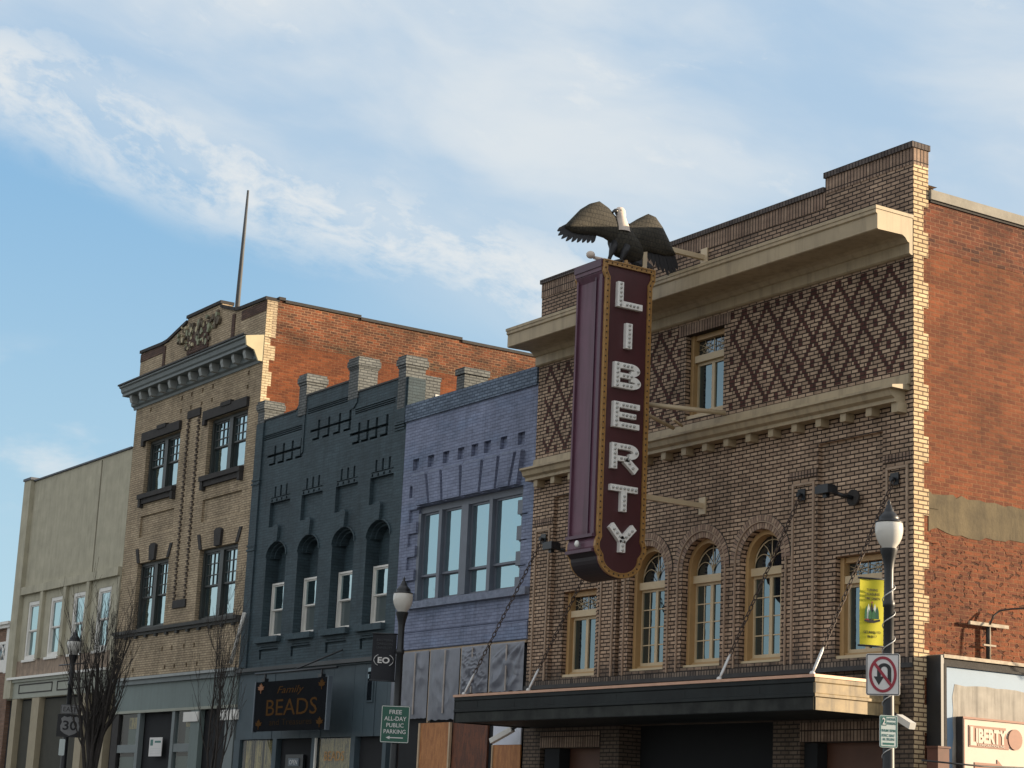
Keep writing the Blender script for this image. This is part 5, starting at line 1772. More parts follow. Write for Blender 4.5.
    # windows
    def pair(a, b, z0, z1, zr):
        y = 0.18
        m = (a + b) / 2
        f = MB(); f.box(a, b, y - 0.04, y + 0.1, z1 - 0.10, z1, M_DKGREEN); f.box(a, b, y - 0.04, y + 0.1, z0, z0 + 0.09, M_DKGREEN)
        f.box(a, a + 0.13, y - 0.05, y + 0.1, z0 + 0.09, z1 - 0.1, M_DKGREEN); f.box(b - 0.13, b, y - 0.05, y + 0.1, z0 + 0.09, z1 - 0.1, M_DKGREEN)
        f.box(m - 0.12, m + 0.12, y - 0.06, y + 0.1, z0 + 0.09, z1 - 0.1, M_DKGREEN)
        fr = f.build('window', M_DKGREEN, T, off)
        for (p, q_) in ((a + 0.13, m - 0.12), (m + 0.12, b - 0.13)):
            s = MB()
            for (c0, c1, e) in ((zr, z1 - 0.1, y + 0.0), (z0 + 0.09, zr + 0.03, y + 0.04)):
                s.box(p, p + 0.06, e, e + 0.035, c0, c1, M_DKGREEN); s.box(q_ - 0.06, q_, e, e + 0.035, c0, c1, M_DKGREEN)
                s.box(p + 0.06, q_ - 0.06, e, e + 0.035, c1 - 0.05, c1, M_DKGREEN); s.box(p + 0.06, q_ - 0.06, e, e + 0.035, c0, c0 + 0.05, M_DKGREEN)
            for i in range(1, 4):
                xm = p + (q_ - p) * i / 4; s.box(xm - 0.014, xm + 0.014, y + 0.005, y + 0.03, zr + 0.05, z1 - 0.15, M_DKGREEN)
            for i in range(1, 3):
                zm = zr + (z1 - 0.1 - zr) * i / 3; s.box(p + 0.06, q_ - 0.06, y + 0.007, y + 0.028, zm - 0.014, zm + 0.014, M_DKGREEN)
            s.build('sash', M_DKGREEN, fr)
            g = MB(); g.face([(p, y + 0.03, zr), (q_, y + 0.03, zr), (q_, y + 0.03, z1 - 0.1), (p, y + 0.03, z1 - 0.1)], M_GLASS3)
            g.build('pane', M_GLASS3, fr)
            g = MB(); g.face([(p, y + 0.065, z0 + 0.09), (q_, y + 0.065, z0 + 0.09), (q_, y + 0.065, zr), (p, y + 0.065, zr)], M_GLASS3)
            g.build('pane', M_GLASS3, fr)
    for a, b in ups:
        pair(a, b, 11.60, 13.36, 12.46)
        l = MB(); m = (a + b) / 2
        l.box(a - 0.30, b + 0.05, -0.10, 0.1, 13.37, 13.66, M_SOOT); l.box(m - 0.35, m + 0.35, -0.13, 0.0, 13.60, 13.73, M_SOOT); l.box(a - 0.30, a - 0.12, -0.10, 0, 13.22, 13.37, M_SOOT)
        l.build('window_lintel', M_SOOT, T, off)
        l = MB(); l.box(a - 0.10, b + 0.02, -0.16, 0.12, 11.44, 11.59, M_SOOT); l.box(a - 0.04, b - 0.03, -0.09, 0, 11.28, 11.44, M_SOOT)
        l.box(a - 0.05, a + 0.12, -0.13, 0, 11.18, 11.44, M_SOOT); l.box(b - 0.16, b, -0.13, 0, 11.18, 11.44, M_SOOT)
        l.build('window_sill', M_SOOT, T, off)
    for a, b in lows:
        pair(a, b, 7.24, 9.37, 8.25)
        l = MB(); m = (a + b) / 2 + 0.02
        l.prism([(m - 0.20, 9.375), (m + 0.20, 9.375), (m + 0.24, 9.84), (m + 0.12, 9.90), (m - 0.12, 9.90), (m - 0.26, 9.84)], 'y', -0.09, -0.001, M_SOOT)
        l.build('keystone', M_SOOT, T, off)
        l = MB()
        l.prism([(a - 0.02, 9.375), (a + 0.16, 9.375), (a - 0.03, 9.84), (a - 0.22, 9.84)], 'y', -0.035, -0.001, M_SOOT)
        l.build('end_voussoir', M_SOOT, T, off)
        l = MB()
        l.prism([(b - 0.16, 9.375), (b + 0.02, 9.375), (b + 0.22, 9.80), (b + 0.04, 9.80)], 'y', -0.035, -0.001, M_SOOT)
        l.build('end_voussoir', M_SOOT, T, off)
    # belt course with small blocks
    b = MB(); b.box(X0, X1 - 0.2, -0.16, 0.0, 7.12, 7.22, M_DKBELT); b.box(X0, X1 - 0.2, -0.09, 0.0, 7.03, 7.12, M_DKBELT)
    bo = b.build('belt_course', M_DKBELT, T, off)
    d = MB(); d.box(-34.98, -34.82, -0.08, 0.0, 6.95, 7.03, M_DKBELT)
    d0 = d.build('dentil', M_DKBELT, bo)
    for i in range(1, 11):
        d1 = d0.copy(); COL.objects.link(d1); d1.parent = bo; d1.location.x = i * 0.79
    # twisted double cord of projecting bricks between the windows
    k = MB()
    for xc in (-31.40, -30.62):
        n = 62
        for i in range(n):
            z = 8.0 + (13.62 - 8.0) * i / n
            x = xc + 0.035 * (1 if i % 2 else -1)
            k.box(x - 0.055, x + 0.055, -0.045, 0, z, z + 0.058, M_CORD)
    k.box(-31.48, -30.53, -0.05, 0, 13.62, 13.86, M_SOOT); k.box(-31.44, -30.50, -0.05, 0, 7.72, 7.96, M_SOOT)
    k.build('brick_cord', M_SOOT, T, off)
    # shop front
    s = MB(); s.box(X0 + 0.4, X1 + 0.05, -0.20, 0.05, 5.64, 5.72, M_CORN2L); s.box(X0 + 0.4, X1 + 0.05, -0.12, 0.05, 5.50, 5.64, M_CORN2)
    s.build('shop_cornice', M_CORN2, T, off)
    s = MB(); s.box(X0 + 0.42, X1, -0.03, 0.05, 4.70, 5.50, M_TEAL); s.box(X0 + 0.42, X1, -0.07, 0.05, 4.62, 4.70, M_SAGE); s.build('shop_fascia', M_TEAL, T, off)
    for a, b, mm in ((-35.4, -34.9, M_SOOT), (-33.42, -33.20, M_CORN2), (-30.78, -30.58, M_CORN2), (-29.42, -28.80, M_TEAL), (-27.05, -26.45, M_CORN2)):
        f = MB(); f.box(a, b, -0.04, 0.12, 0, 4.62, mm); f.build('shop_post', mm, T, off)
    for a, b in ((-34.9, -33.42), (-30.58, -29.42)):
        f = MB(); f.box(a, b, -0.02, 0.1, 3.42, 3.66, M_CORN2); f.build('transom_bar', M_CORN2, T, off)
    for a, b in ((-29.86, -28.85), (-27.32, -26.25)):
        f = MB(); f.box(a, b, -0.09, 0.05, 4.28, 4.56, M_WHITE); f.build('white_capital', M_WHITE, T, off)
    for a, b in ((-34.9, -33.42), (-30.58, -29.42)):
        g = MB(); g.face([(a, 0.03, 3.66), (b, 0.03, 3.66), (b, 0.03, 4.62), (a, 0.03, 4.62)], M_SHOPG)
        g.face([(a, 0.03, 0.4), (b, 0.03, 0.4), (b, 0.03, 3.42), (a, 0.03, 3.42)], M_SHOPG)
        so = g.build('shop_window', M_SHOPG, T, off)
        v = MB(); v.box(a + 0.62, b - 0.02, 0.07, 0.10, 4.15, 4.50, M_REFLCLOTH); v.box(a + 0.62, b - 0.02, 0.07, 0.10, 3.66, 4.14, plain('green_display', (0.02, 0.05, 0.04), 0.6))  # straw strip colours in the warm reflected spots
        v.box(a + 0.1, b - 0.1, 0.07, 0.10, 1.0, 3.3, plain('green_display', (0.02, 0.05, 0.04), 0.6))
        v.build('display', M_REFLCLOTH, so)
    n = MB(); n.box(-32.36, -31.42, -0.02, 0.0, 3.30, 3.86, M_SIGNW); no = n.build('door_notice', M_SIGNW, T, off)
    n = MB(); n.box(-32.28, -32.08, -0.024, -0.0202, 3.62, 3.80, M_STEALG); n.box(-31.95, -31.5, -0.024, -0.0202, 3.70, 3.76, M_STEALG)
    for z in (3.38, 3.45, 3.52):
        n.box(-32.26, -31.5, -0.024, -0.0202, z, z + 0.02, M_GALV)
    n.build('notice_print', M_STEALG, no)
    r = MB(); r.box(X0, -26.9, 0.5, 22, 15.3, 15.6, M_ROOF); r.build('roof', M_ROOF, T, off)
    s = MB(); s.box(X0, X0 + 0.4, 0.501, 22, 0, 16.0, M_TAN2); s.build('party_wall', M_TAN2, T, off)
    return T


M_SOOTBK = brick('sooty_brown_brick', (0.13, 0.075, 0.055), (0.085, 0.05, 0.04), (0.05, 0.04, 0.032), ms=0.009, var=0.35, rh=0.072)
M_CRUST = plain('weathered_terracotta', (0.12, 0.095, 0.065), 0.9, var=0.35, scale=6)
M_CORD = plain('brown_cord_brick', (0.075, 0.056, 0.042), 0.9, var=0.3, scale=8)
M_LICH = plain('lichen_stone', (0.26, 0.27, 0.18), 0.9, var=0.3, scale=6)
M_DKGREEN = plain('dark_green_window_paint', (0.030, 0.036, 0.034), 0.5, var=0.15, scale=4)
M_DKBELT = plain('dark_stone_belt', (0.05, 0.05, 0.046), 0.8, var=0.3, scale=4)
M_GLASS3 = glass('old_window_glass', refl=0.50, tint=(0.70, 0.92, 0.97), dark=(0.015, 0.02, 0.02), wave=0.006)
build_buff()

M_POLE = plain('dull_grey_pole', (0.07, 0.075, 0.08), 0.7, var=0.2, scale=3)
o_ = MB(); o_.tube([(0, 0, 0), (0.05, 0, 1.8), (0.10, 0, 3.2), (0.16, 0, 4.9)], [0.085, 0.075, 0.06, 0.035], 10, M_POLE)
fp = o_.build('flagpole', M_POLE); fp.location = (-30.73, 1.0, 16.2)
tag(fp, 'bare grey flagpole rising behind the curved parapet', 'flagpole')
o_ = MB(); o_.tube([(-25.98, -0.2, 7.22), (-26.30, -0.2, 6.52), (-26.62, -0.2, 5.84)], [0.055, 0.055, 0.055], 10, M_WHITE)
pp = o_.build('drain_pipe', M_WHITE, None, (-26.5, -0.3, 5.8)); pp.location = (-26.5, -0.3, 5.8)
tag(pp, 'slanting white pipe between the buff and slate grey fronts', 'pipe')


# ================================================================== BEIGE STUCCO BUILDING
def build_beige():
    T = thing('beige_stucco_building', 'beige stucco building with a blank upper wall over four narrow white windows', 'building', (-40.8, 0, 0))
    off = (-40.8, 0, 0)
    X0, X1 = -45.72, -35.84
    wins = [(-44.40, -43.22), (-42.14, -40.98), (-39.98, -38.86), (-37.74, -36.60)]
    H = [(a, b, 6.73, 8.82, 0.24) for a, b in wins]
    H.append((-38.52, -38.40, 9.38, 13.25, 0.05, M_SOOT))
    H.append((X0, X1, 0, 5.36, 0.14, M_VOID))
    w = MB(); heightfield(w, X0, X1, 0.0, 13.30, H, M_STUCCO, 0.5); w.build('front_wall', M_STUCCO, T, off)
    s = MB(); s.box(X0, X1, -0.012, 0, 6.10, 6.72, M_STUCCO2); s.build('worn_band', M_STUCCO2, T, off)
    for a, b, d, c, e in ((X0, -45.02, -0.16, 5.4, 13.36), (-42.98, -42.72, -0.12, 6.74, 9.10), (-40.72, -40.46, -0.12, 6.74, 9.10), (-38.58, -38.32, -0.12, 6.74, 9.10),
                          (-36.1, X1, -0.05, 6.1, 9.10)):
        p = MB(); p.box(a, b, d, 0, c, e, M_STUCCO); p.build('pilaster', M_STUCCO, T, off)
    b = MB(); b.box(-45.02, X1, -0.14, 0, 9.10, 9.38, M_STUCCO); b.build('belt_course', M_STUCCO, T, off)
    c = MB(); c.box(X0 - 0.03, X1 + 0.0, -0.06, 0.4, 13.305, 13.36, M_COPEB); c.box(X0 - 0.05, -44.95, -0.2, 0.4, 13.36, 13.45, M_COPEB); c.build('coping', M_COPEB, T, off)
    for a, b_ in wins:
        sash_window(T, a, b_, 6.74, 8.82, 0.02, M_WHITE, M_WHITE, M_GLASS3, fw=0.13, sw=0.05, rail=7.76, fd=0.12, off=off)
        s = MB(); s.box(a - 0.05, b_ + 0.05, -0.07, 0.02, 6.66, 6.74, M_WHITE); s.build('window_sill', M_WHITE, T, off)
    s = MB(); s.box(X0 + 0.35, X1 - 0.2, -0.22, 0, 6.05, 6.13, M_WHITE); s.box(X0 + 0.38, X1 - 0.22, -0.13, 0, 5.95, 6.05, M_SAGE); s.box(X0 + 0.4, X1 - 0.25, -0.06, 0, 5.38, 5.95, M_SAGE)
    s.build('shop_fascia', M_SAGE, T, off)
    for a, b_ in ((-44.4, -41.05), (-40.6, -38.2)):
        s = MB()
        for (p0, p1, q0, q1) in ((a, b_, 5.83, 5.87), (a, b_, 5.54, 5.58), (a, a + 0.06, 5.58, 5.83), (b_ - 0.06, b_, 5.58, 5.83)):
            s.box(p0, p1, -0.075, -0.061, q0, q1, M_SOOT)
        s.build('fascia_panel', M_SOOT, T, off)
    for a, b_ in ((-44.86, -44.36), (-42.82, -42.1), (-38.4, -37.8), (-36.3, -35.9)):
        s = MB(); s.box(a, b_, -0.10, 0.14, 0, 5.36, M_CREAMP); s.build('shop_post', M_CREAMP, T, off)
    for a, b_ in ((-44.3, -42.9), (-42.05, -38.5)):
        s = MB(); s.box(a, b_, 0.09, 0.13, 0, 5.3, M_OLIVE); s.build('shop_panel', M_OLIVE, T, off)
    r = MB(); r.box(X0, X1, 0.5, 20, 12.7, 12.95, M_ROOF); r.build('roof', M_ROOF, T, off)
    return T


M_COPEB = plain('blue_grey_coping', (0.09, 0.10, 0.12), 0.7, var=0.2)
M_CREAMP = plain('cream_post', (0.32, 0.27, 0.18), 0.7, var=0.12)
M_OLIVE = plain('dark_olive_panel', (0.035, 0.033, 0.022), 0.8, var=0.2)  # even dark olive tone of the shop panels
build_beige()


def build_far():
    T = thing('low_brick_building', 'low red brick building with white trim at the left edge', 'building', (-50, 0, 0))
    off = (-50, 0, 0)
    H = [(-60, -46.25, 6.85, 7.42, 0.06, M_GLASS2), (-47.6, -46.6, 3.2, 5.2, 0.15, M_VOID), (-50.8, -48.6, 3.2, 5.2, 0.15, M_VOID)]
    w = MB(); heightfield(w, -62, -45.78, 0, 8.0, H, M_FARB, 0.5); w.build('front_wall', M_FARB, T, off)
    c = MB(); c.box(-62, -45.74, -0.25, 0.3, 8.12, 8.22, M_WHITE); c.box(-62, -45.78, -0.16, 0.2, 8.0, 8.12, M_WHITE); c.build('cornice', M_WHITE, T, off)
    f = MB(); f.box(-46.25, -45.95, -0.08, 0, 6.35, 8.0, M_WHITE); f.box(-62, -46.25, -0.05, 0, 7.42, 7.52, M_WHITE); f.box(-62, -46.25, -0.05, 0, 6.40, 6.85, M_WHITE)
    x = -46.4
    while x > -60:
        f.tube([(x, -0.02, 6.85), (x - 0.4, -0.02, 7.42)], 0.04, 4, M_WHITE); f.tube([(x - 0.4, -0.02, 6.85), (x, -0.02, 7.42)], 0.04, 4, M_WHITE); x -= 0.5
    f.build('white_trim', M_WHITE, T, off)
    for a in (-47.6, -50.8):
        f = MB(); f.box(a, a + 0.15, -0.05, 0.05, 3.2, 5.2, M_CREAMP); f.build('window_frame', M_CREAMP, T, off)
    r = MB(); r.box(-62, -45.8, 0.5, 20, 7.5, 7.7, M_ROOF); r.build('roof', M_ROOF, T, off)


build_far()


# ================================================================== STREET LAMPS
def lamp_proto(label):
    L = thing('street_lamp', label, 'street lamp', (0, 0, 0), group='black acorn street lamps along the kerb')
    m = MB(); m.lathe([(0.24, 0), (0.24, 0.15), (0.20, 0.2), (0.20, 0.7), (0.15, 0.8), (0.16, 0.86), (0.11, 0.95)], n=20, m=M_BLACK); m.build('base', M_BLACK, L)
    m = MB(); m.lathe([(0.10, 0.95), (0.09, 2.5), (0.078, 4.2), (0.074, 5.1), (0.092, 5.12), (0.092, 5.18), (0.072, 5.22), (0.068, 5.45), (0.070, 5.66), (0.080, 5.76), (0.105, 5.87), (0.132, 5.95), (0.136, 5.985)], n=20, m=M_BLACK)
    m.build('pole', M_BLACK, L)
    m = MB(); m.lathe([(0.10, 5.985), (0.115, 6.02), (0.155, 6.07), (0.192, 6.15), (0.210, 6.24), (0.212, 6.30), (0.203, 6.37), (0.195, 6.385)], n=28, m=M_GLOBE); m.build('globe', M_GLOBE, L)
    m = MB(); m.lathe([(0.0, 6.37), (0.208, 6.372), (0.208, 6.392), (0.160, 6.405), (0.150, 6.44), (0.155, 6.455), (0.120, 6.50), (0.095, 6.53), (0.070, 6.55), (0.075, 6.575), (0.050, 6.60), (0.045, 6.64), (0.022, 6.655), (0.032, 6.685), (0.012, 6.715), (0.0, 6.75)], n=24, m=M_BLACK)
    m.build('cap', M_BLACK, L)
    m = MB(); m.tube([(0, 0, 5.62), (-0.02, 0, 5.62)], 0.03, 6, M_BLACK)
    pts = [(0.094 * cos(t * 2 * pi * 8.5), 0.094 * sin(t * 2 * pi * 8.5), 2.3 + 3.25 * t) for t in [i / 150 for i in range(151)]]
    return L, pts


LAMP, helix = lamp_proto('black acorn lamp post in front of the brick corner with yellow banner and wound cord')
LAMP.location = (2.93, -3.4, 0)
h_ = MB(); h_.tube(helix, 0.008, 4, M_GALV); h_.build('wound_cord', M_GALV, LAMP)
for loc, lab in (((-11.55, -3.4, 0), 'black acorn lamp post with EO banner between the slate and blue fronts'),
                 ((-30.45, -3.4, 0), 'black acorn lamp post half hidden by a bare tree at left')):
    c_ = copy_tree(LAMP, None, lab); c_.location = loc
    for ch in list(c_.children):
        if ch.name.startswith('wound_cord'):
            bpy.data.objects.remove(ch)
ba = MB(); ba.tube([(0, 0, 5.85 - 0.15), (0.0, -0.0, 5.70)], 0.02, 6, M_BLACK)
# bare banner arm on the left lamp (no banner on it)
ba = MB(); ba.tube([(-0.9, -0.06, 5.72), (0.95, 0.06, 5.72)], 0.02, 6, M_BLACK)
ba.build('banner_arm', M_BLACK, c_)


def banner(pos, ang, w, h, m, label, decorate, side=-1):
    """cloth banner on two arms; pos = outer top corner"""
    B = thing('banner', label, 'banner', pos, ang, group='banners on lamp posts')
    cl = MB()
    n, k = 12, 16
    vs, fs = [], []
    for j in range(k + 1):
        for i in range(n + 1):
            u, v = i / n, j / k
            vs.append((u * w, 0.012 * sin(u * 5 + v * 3), -v * h))
    for j in range(k):
        for i in range(n):
            a = j * (n + 1) + i
            fs.append((a, a + 1, a + n + 2, a + n + 1))
    cl.mesh(vs, fs, m, True)
    cl.mesh([(x, y + 0.004, z) for x, y, z in vs], fs, m, True)
    cl.build('cloth', m, B)
    for zz in (0.015, -h - 0.015):
        r = MB(); r.tube([(-0.03, 0.0, zz), (w + 0.14, 0, zz)], 0.016, 6, M_BLACK); r.build('rod', M_BLACK, B)
    decorate(B, w, h)
    return B


def yellow_deco(B, w, h):
    y = -0.02
    for txt, z, ww in (('TURNING', -0.16, 0.18), ('TREASURES', -0.225, 0.24), ('TIME GREEN', -0.29, 0.25), ('GET INVOLVED', -0.80, 0.28), ('IN 2017', -0.865, 0.15)):
        text_obj(txt, 'lettering', M_SBLK, B, w * 0.5, z, h=0.038, w=ww, y=y, depth=0.002, bold=0.01)
    e = MB()
    cols = [plain('leaf_green', (0.02, 0.13, 0.05), 0.6), plain('emblem_white', (0.6, 0.65, 0.6), 0.6), M_RED_S, plain('leaf_green', (0.02, 0.13, 0.05), 0.6), plain('emblem_white', (0.6, 0.65, 0.6), 0.6), M_SGRN]
    for i, (cx, hh, mm) in enumerate(((0.10, 0.20, cols[3]), (0.135, 0.23, cols[1]), (0.185, 0.26, M_SBLK), (0.235, 0.23, cols[1]), (0.27, 0.20, M_SGRN), (0.16, 0.15, cols[3]), (0.215, 0.15, cols[0]))):
        yy = y - 0.001 * i
        z0 = -0.60
        e.prism([(cx - 0.032, z0), (cx + 0.032, z0), (cx + 0.026, z0 + hh * 0.6), (cx, z0 + hh), (cx - 0.026, z0 + hh * 0.6)], 'y', yy, yy + 0.0008, mm)
    e.prism([(0.185 - 0.02, -0.36), (0.185 + 0.02, -0.36), (0.185, -0.33)], 'y', y - 0.009, y - 0.0085, M_RED_S)
    e.prism([(0.06, -0.62), (0.15, -0.60), (0.22, -0.62), (0.32, -0.60), (0.32, -0.63), (0.22, -0.66), (0.14, -0.66), (0.06, -0.64)], 'y', y - 0.009, y - 0.0082, M_SBLK)
    e.prism([(0.06, -0.615), (0.13, -0.60), (0.14, -0.625)], 'y', y - 0.011, y - 0.0105, M_RED_S)
    e.build('emblem', M_SGRN, B)


banner((2.34, -3.43, 5.58), rad(70), 0.385, 0.99, M_YELLOW, 'bright yellow banner with tree emblem on the right lamp post', yellow_deco)
# arms that carry it to the post
M_BANB = plain('black_banner_cloth', (0.014, 0.015, 0.020), 0.8)


def eo_deco(B, w, h):
    y = -0.022
    text_obj('EO', 'lettering', M_SIGNW, B, w * 0.5, -0.54, h=0.13, w=0.25, y=y, bold=0.03)
    for s in (-1, 1):
        r = MB()
        q = [(w / 2 + s * 0.205 * cos(a), y, -0.54 + 0.135 * sin(a)) for a in [(-0.95 + 1.9 * i / 10) for i in range(11)]]
        r.tube(q, 0.008, 5, M_GALV)
        r.build('emblem_arc', M_GALV, B)
    for txt, z in (('EASTERN', -0.12), ('OREGON', -0.20), ('UNIVERSITY', -0.28)):
        text_obj(txt, 'lettering', plain('dim_grey_ink', (0.05, 0.055, 0.06), 0.7), B, w * 0.5, z, h=0.05, w=0.33, y=y)


banner((-11.92, -3.86, 5.51), rad(62), 0.50, 0.95, M_BANB, 'black banner with white EO lettering on the middle lamp post', eo_deco)


# ================================================================== ROAD SIGNS
def sign_plate(pos, ang, w, h, m, edge, label, name='road_sign', rad_c=0.03, cat='sign', group=None):
    """pos = top left corner seen from the street"""
    S = thing(name, label, cat, pos, ang, group=group)
    pts = []
    for cx, cz, a0 in ((w - rad_c, -rad_c, 0), (rad_c, -rad_c, pi / 2), (rad_c, -h + rad_c, pi), (w - rad_c, -h + rad_c, 3 * pi / 2)):
        for i in range(5):
            a = a0 + pi / 2 * i / 4
            pts.append((cx + rad_c * cos(a), cz + rad_c * sin(a)))
    p = MB(); p.prism(pts, 'y', 0.0, 0.012, m); p.build('plate', m, S)
    if edge:
        b = MB()
        ring_prism(b, offset_poly(pts, 0.008), offset_poly(pts, 0.020), 'y', -0.003, -0.0005, edge); b.build('edge_line', edge, S)
    k = MB(); k.tube([(w / 2, 0.012, -0.06), (w / 2, 0.10, -0.06)], 0.02, 6, M_BLACK); k.tube([(w / 2, 0.012, -h + 0.06), (w / 2, 0.10, -h + 0.06)], 0.02, 6, M_BLACK); k.build('clamp', M_BLACK, S)
    return S


def on_post(px, ang, w, z, shift=0.0, py=-3.4, gap=0.125):
    """top left corner of a plate of width w fixed to the front of a post"""
    a = rad(ang)
    return (px + gap * sin(a) + (shift - w / 2) * cos(a), py - gap * cos(a) + (shift - w / 2) * sin(a), z)


S = sign_plate(on_post(2.93, 34, 0.50, 4.41, -0.06), rad(34), 0.50, 0.61, M_SIGNW, M_SBLK, 'white no U-turn sign with red circle and slash on the right lamp post')
ring = [(0.25 + 0.205 * cos(2 * pi * i / 32), -0.305 + 0.265 * sin(2 * pi * i / 32)) for i in range(32)]
ring2 = [(0.25 + 0.165 * cos(2 * pi * i / 32), -0.305 + 0.225 * sin(2 * pi * i / 32)) for i in range(32)]
b_ = MB()
ring_prism(b_, ring, ring2, 'y', -0.008, -0.0005, M_RED_S)
b_.prism([(0.10, -0.145), (0.135, -0.12), (0.40, -0.465), (0.365, -0.49)], 'y', -0.0085, -0.004, M_RED_S)
b_.build('prohibition_ring', M_RED_S, S)
a_ = MB()
uo = [(0.25 + 0.02 + 0.105 * cos(pi * i / 12), -0.24 + 0.10 * sin(pi * i / 12)) for i in range(13)]
ui = [(0.25 + 0.02 + 0.05 * cos(pi * i / 12), -0.24 + 0.05 * sin(pi * i / 12)) for i in range(13)]
for i in range(12):
    a_.prism([uo[i], uo[i + 1], ui[i + 1], ui[i]], 'y', -0.0036, -0.0006, M_SBLK)
a_.prism([(0.32, -0.24), (0.375, -0.24), (0.375, -0.42), (0.32, -0.42)], 'y', -0.0036, -0.0006, M_SBLK)
a_.prism([(0.165, -0.24), (0.22, -0.24), (0.22, -0.34), (0.165, -0.34)], 'y', -0.0036, -0.0006, M_SBLK)
a_.prism([(0.115, -0.335), (0.27, -0.335), (0.19, -0.46)], 'y', -0.0039, -0.0006, M_SBLK)
a_.build('u_turn_arrow', M_SBLK, S)

S = sign_plate(on_post(2.93, 72, 0.285, 3.51, -0.06), rad(72), 0.285, 0.465, plain('sign_pale_green', (0.50, 0.56, 0.54), 0.5), M_STEALG, 'small pale two hour parking sign below the no U-turn sign')
q_ = MB(); q_.box(0.025, 0.105, -0.003, -0.0006, -0.15, -0.025, M_STEALG); q_.build('number_panel', M_STEALG, S)
text_obj('2', 'lettering', M_SIGNW, S, 0.065, -0.088, h=0.10, w=0.05, y=-0.007, bold=0.02)
for t_, z_, w_, x_ in (('HOUR', -0.055, 0.13, 0.19), ('PARKING', -0.115, 0.14, 0.19), ('9AM 5PM', -0.22, 0.22, 0.142), ('EXC SAT', -0.29, 0.20, 0.142), ('& SUN', -0.345, 0.18, 0.142)):
    text_obj(t_, 'lettering', M_STEALG, S, x_, z_, h=0.038, w=w_, y=-0.004, bold=0.01)
q_ = MB(); q_.box(0.05, 0.23, -0.003, -0.0006, -0.425, -0.395, M_STEALG); q_.build('bar', M_STEALG, S)

S = sign_plate(on_post(-11.55, 52, 0.60, 4.03), rad(52), 0.60, 0.76, M_SGRN, M_SIGNW, 'green sign reading FREE ALL-DAY PUBLIC PARKING with left arrow')
for t_, z_, w_ in (('FREE', -0.13, 0.26), ('ALL-DAY', -0.265, 0.46), ('PUBLIC', -0.40, 0.36), ('PARKING', -0.53, 0.46)):
    text_obj(t_, 'lettering', M_SIGNW, S, 0.30, z_, h=0.085, w=w_, y=-0.005, bold=0.008)
q_ = MB(); q_.prism([(0.12, -0.655), (0.20, -0.62), (0.20, -0.645), (0.48, -0.645), (0.48, -0.665), (0.20, -0.665), (0.20, -0.69)], 'y', -0.003, -0.0006, M_SIGNW)
q_.build('arrow', M_SIGNW, S)

S = sign_plate((-30.44, -3.70, 4.28), rad(72), 0.72, 0.64, M_SBLK, None, 'black highway marker with white route 30 shield beside the bare tree')
sh = [(0.36, -0.60), (0.22, -0.545), (0.11, -0.46), (0.09, -0.33), (0.13, -0.22), (0.10, -0.12), (0.18, -0.05), (0.27, -0.08), (0.36, -0.05), (0.45, -0.08), (0.54, -0.05), (0.62, -0.12), (0.59, -0.22), (0.63, -0.33), (0.61, -0.46), (0.50, -0.545)]
q_ = MB(); q_.prism(sh, 'y', -0.004, -0.0006, M_SIGNG); q_.build('shield', M_SIGNG, S)
text_obj('30', 'lettering', M_SBLK, S, 0.36, -0.31, h=0.27, w=0.40, y=-0.009, bold=0.02)
S = sign_plate((-30.38, -3.65, 4.56), rad(72), 0.52, 0.27, M_SIGNG, M_SBLK, 'small grey EAST plate above the highway shield')
text_obj('EAST', 'lettering', M_SBLK, S, 0.26, -0.135, h=0.13, w=0.38, y=-0.005)
S = sign_plate((-30.12, -3.70, 3.57), rad(66), 0.16, 0.46, plain('sign_pale_green', (0.50, 0.56, 0.54), 0.5), None, 'narrow pale plate hanging under the highway shield')


# ================================================================== BILLBOARD AND THINGS ON THE SIDE WALL
def build_billboard():
    off = (0.0, 0.3, 0.0)
    B = thing('billboard', 'weathered billboard with pale blue border on the red brick side wall', 'billboard', off)
    f = MB()
    f.box(0.0, 0.34, 0.30, 0.37, 0.8, 4.84, M_BLACK); f.box(0.02, 0.30, 0.37, 12.0, 4.70, 4.80, M_SOOT); f.box(0.02, 0.35, 0.37, 12.0, 4.80, 4.86, M_LUMBERW); f.box(0.05, 0.30, 0.37, 12.0, 0.8, 1.0, M_SOOT)
    f.box(0.30, 0.345, 0.372, 0.43, 1.0, 4.70, M_SOOT); f.box(0.30, 0.345, 0.43, 12.0, 4.66, 4.70, M_SOOT)
    f.build('frame', M_BLACK, B, off)
    p = MB(); p.box(0.24, 0.30, 0.37, 12.0, 1.0, 4.70, M_SKYB); p.build('panel', M_SKYB, B, off)
    # torn paper layer, ragged edge
    rnd = random.Random(3)
    pts = [(0.62, 1.05)]
    z = 1.3
    while z < 4.3:
        pts.append((0.60 + rnd.uniform(-0.02, 0.03), z)); z += 0.22
    y = 0.66
    while y < 11.5:
        pts.append((y, 4.37 + rnd.uniform(-0.02, 0.025))); y += 0.25
    pts += [(11.5, 1.05)]
    q = MB(); q.prism(pts, 'x', 0.3005, 0.304, M_PAPER); q.build('paper', M_PAPER, B, off)
    k = MB()
    for yy, zz in ((2.42, 4.30), (2.46, 4.22), (2.52, 4.32)):
        k.box(0.3045, 0.308, yy, yy + 0.05, zz, zz + 0.05, M_SBLK)
    k.build('print', M_SBLK, B, off)
    return B


M_LUMBERW = plain('weathered_lumber', (0.38, 0.32, 0.24), 0.8, var=0.4, scale=8)
build_billboard()


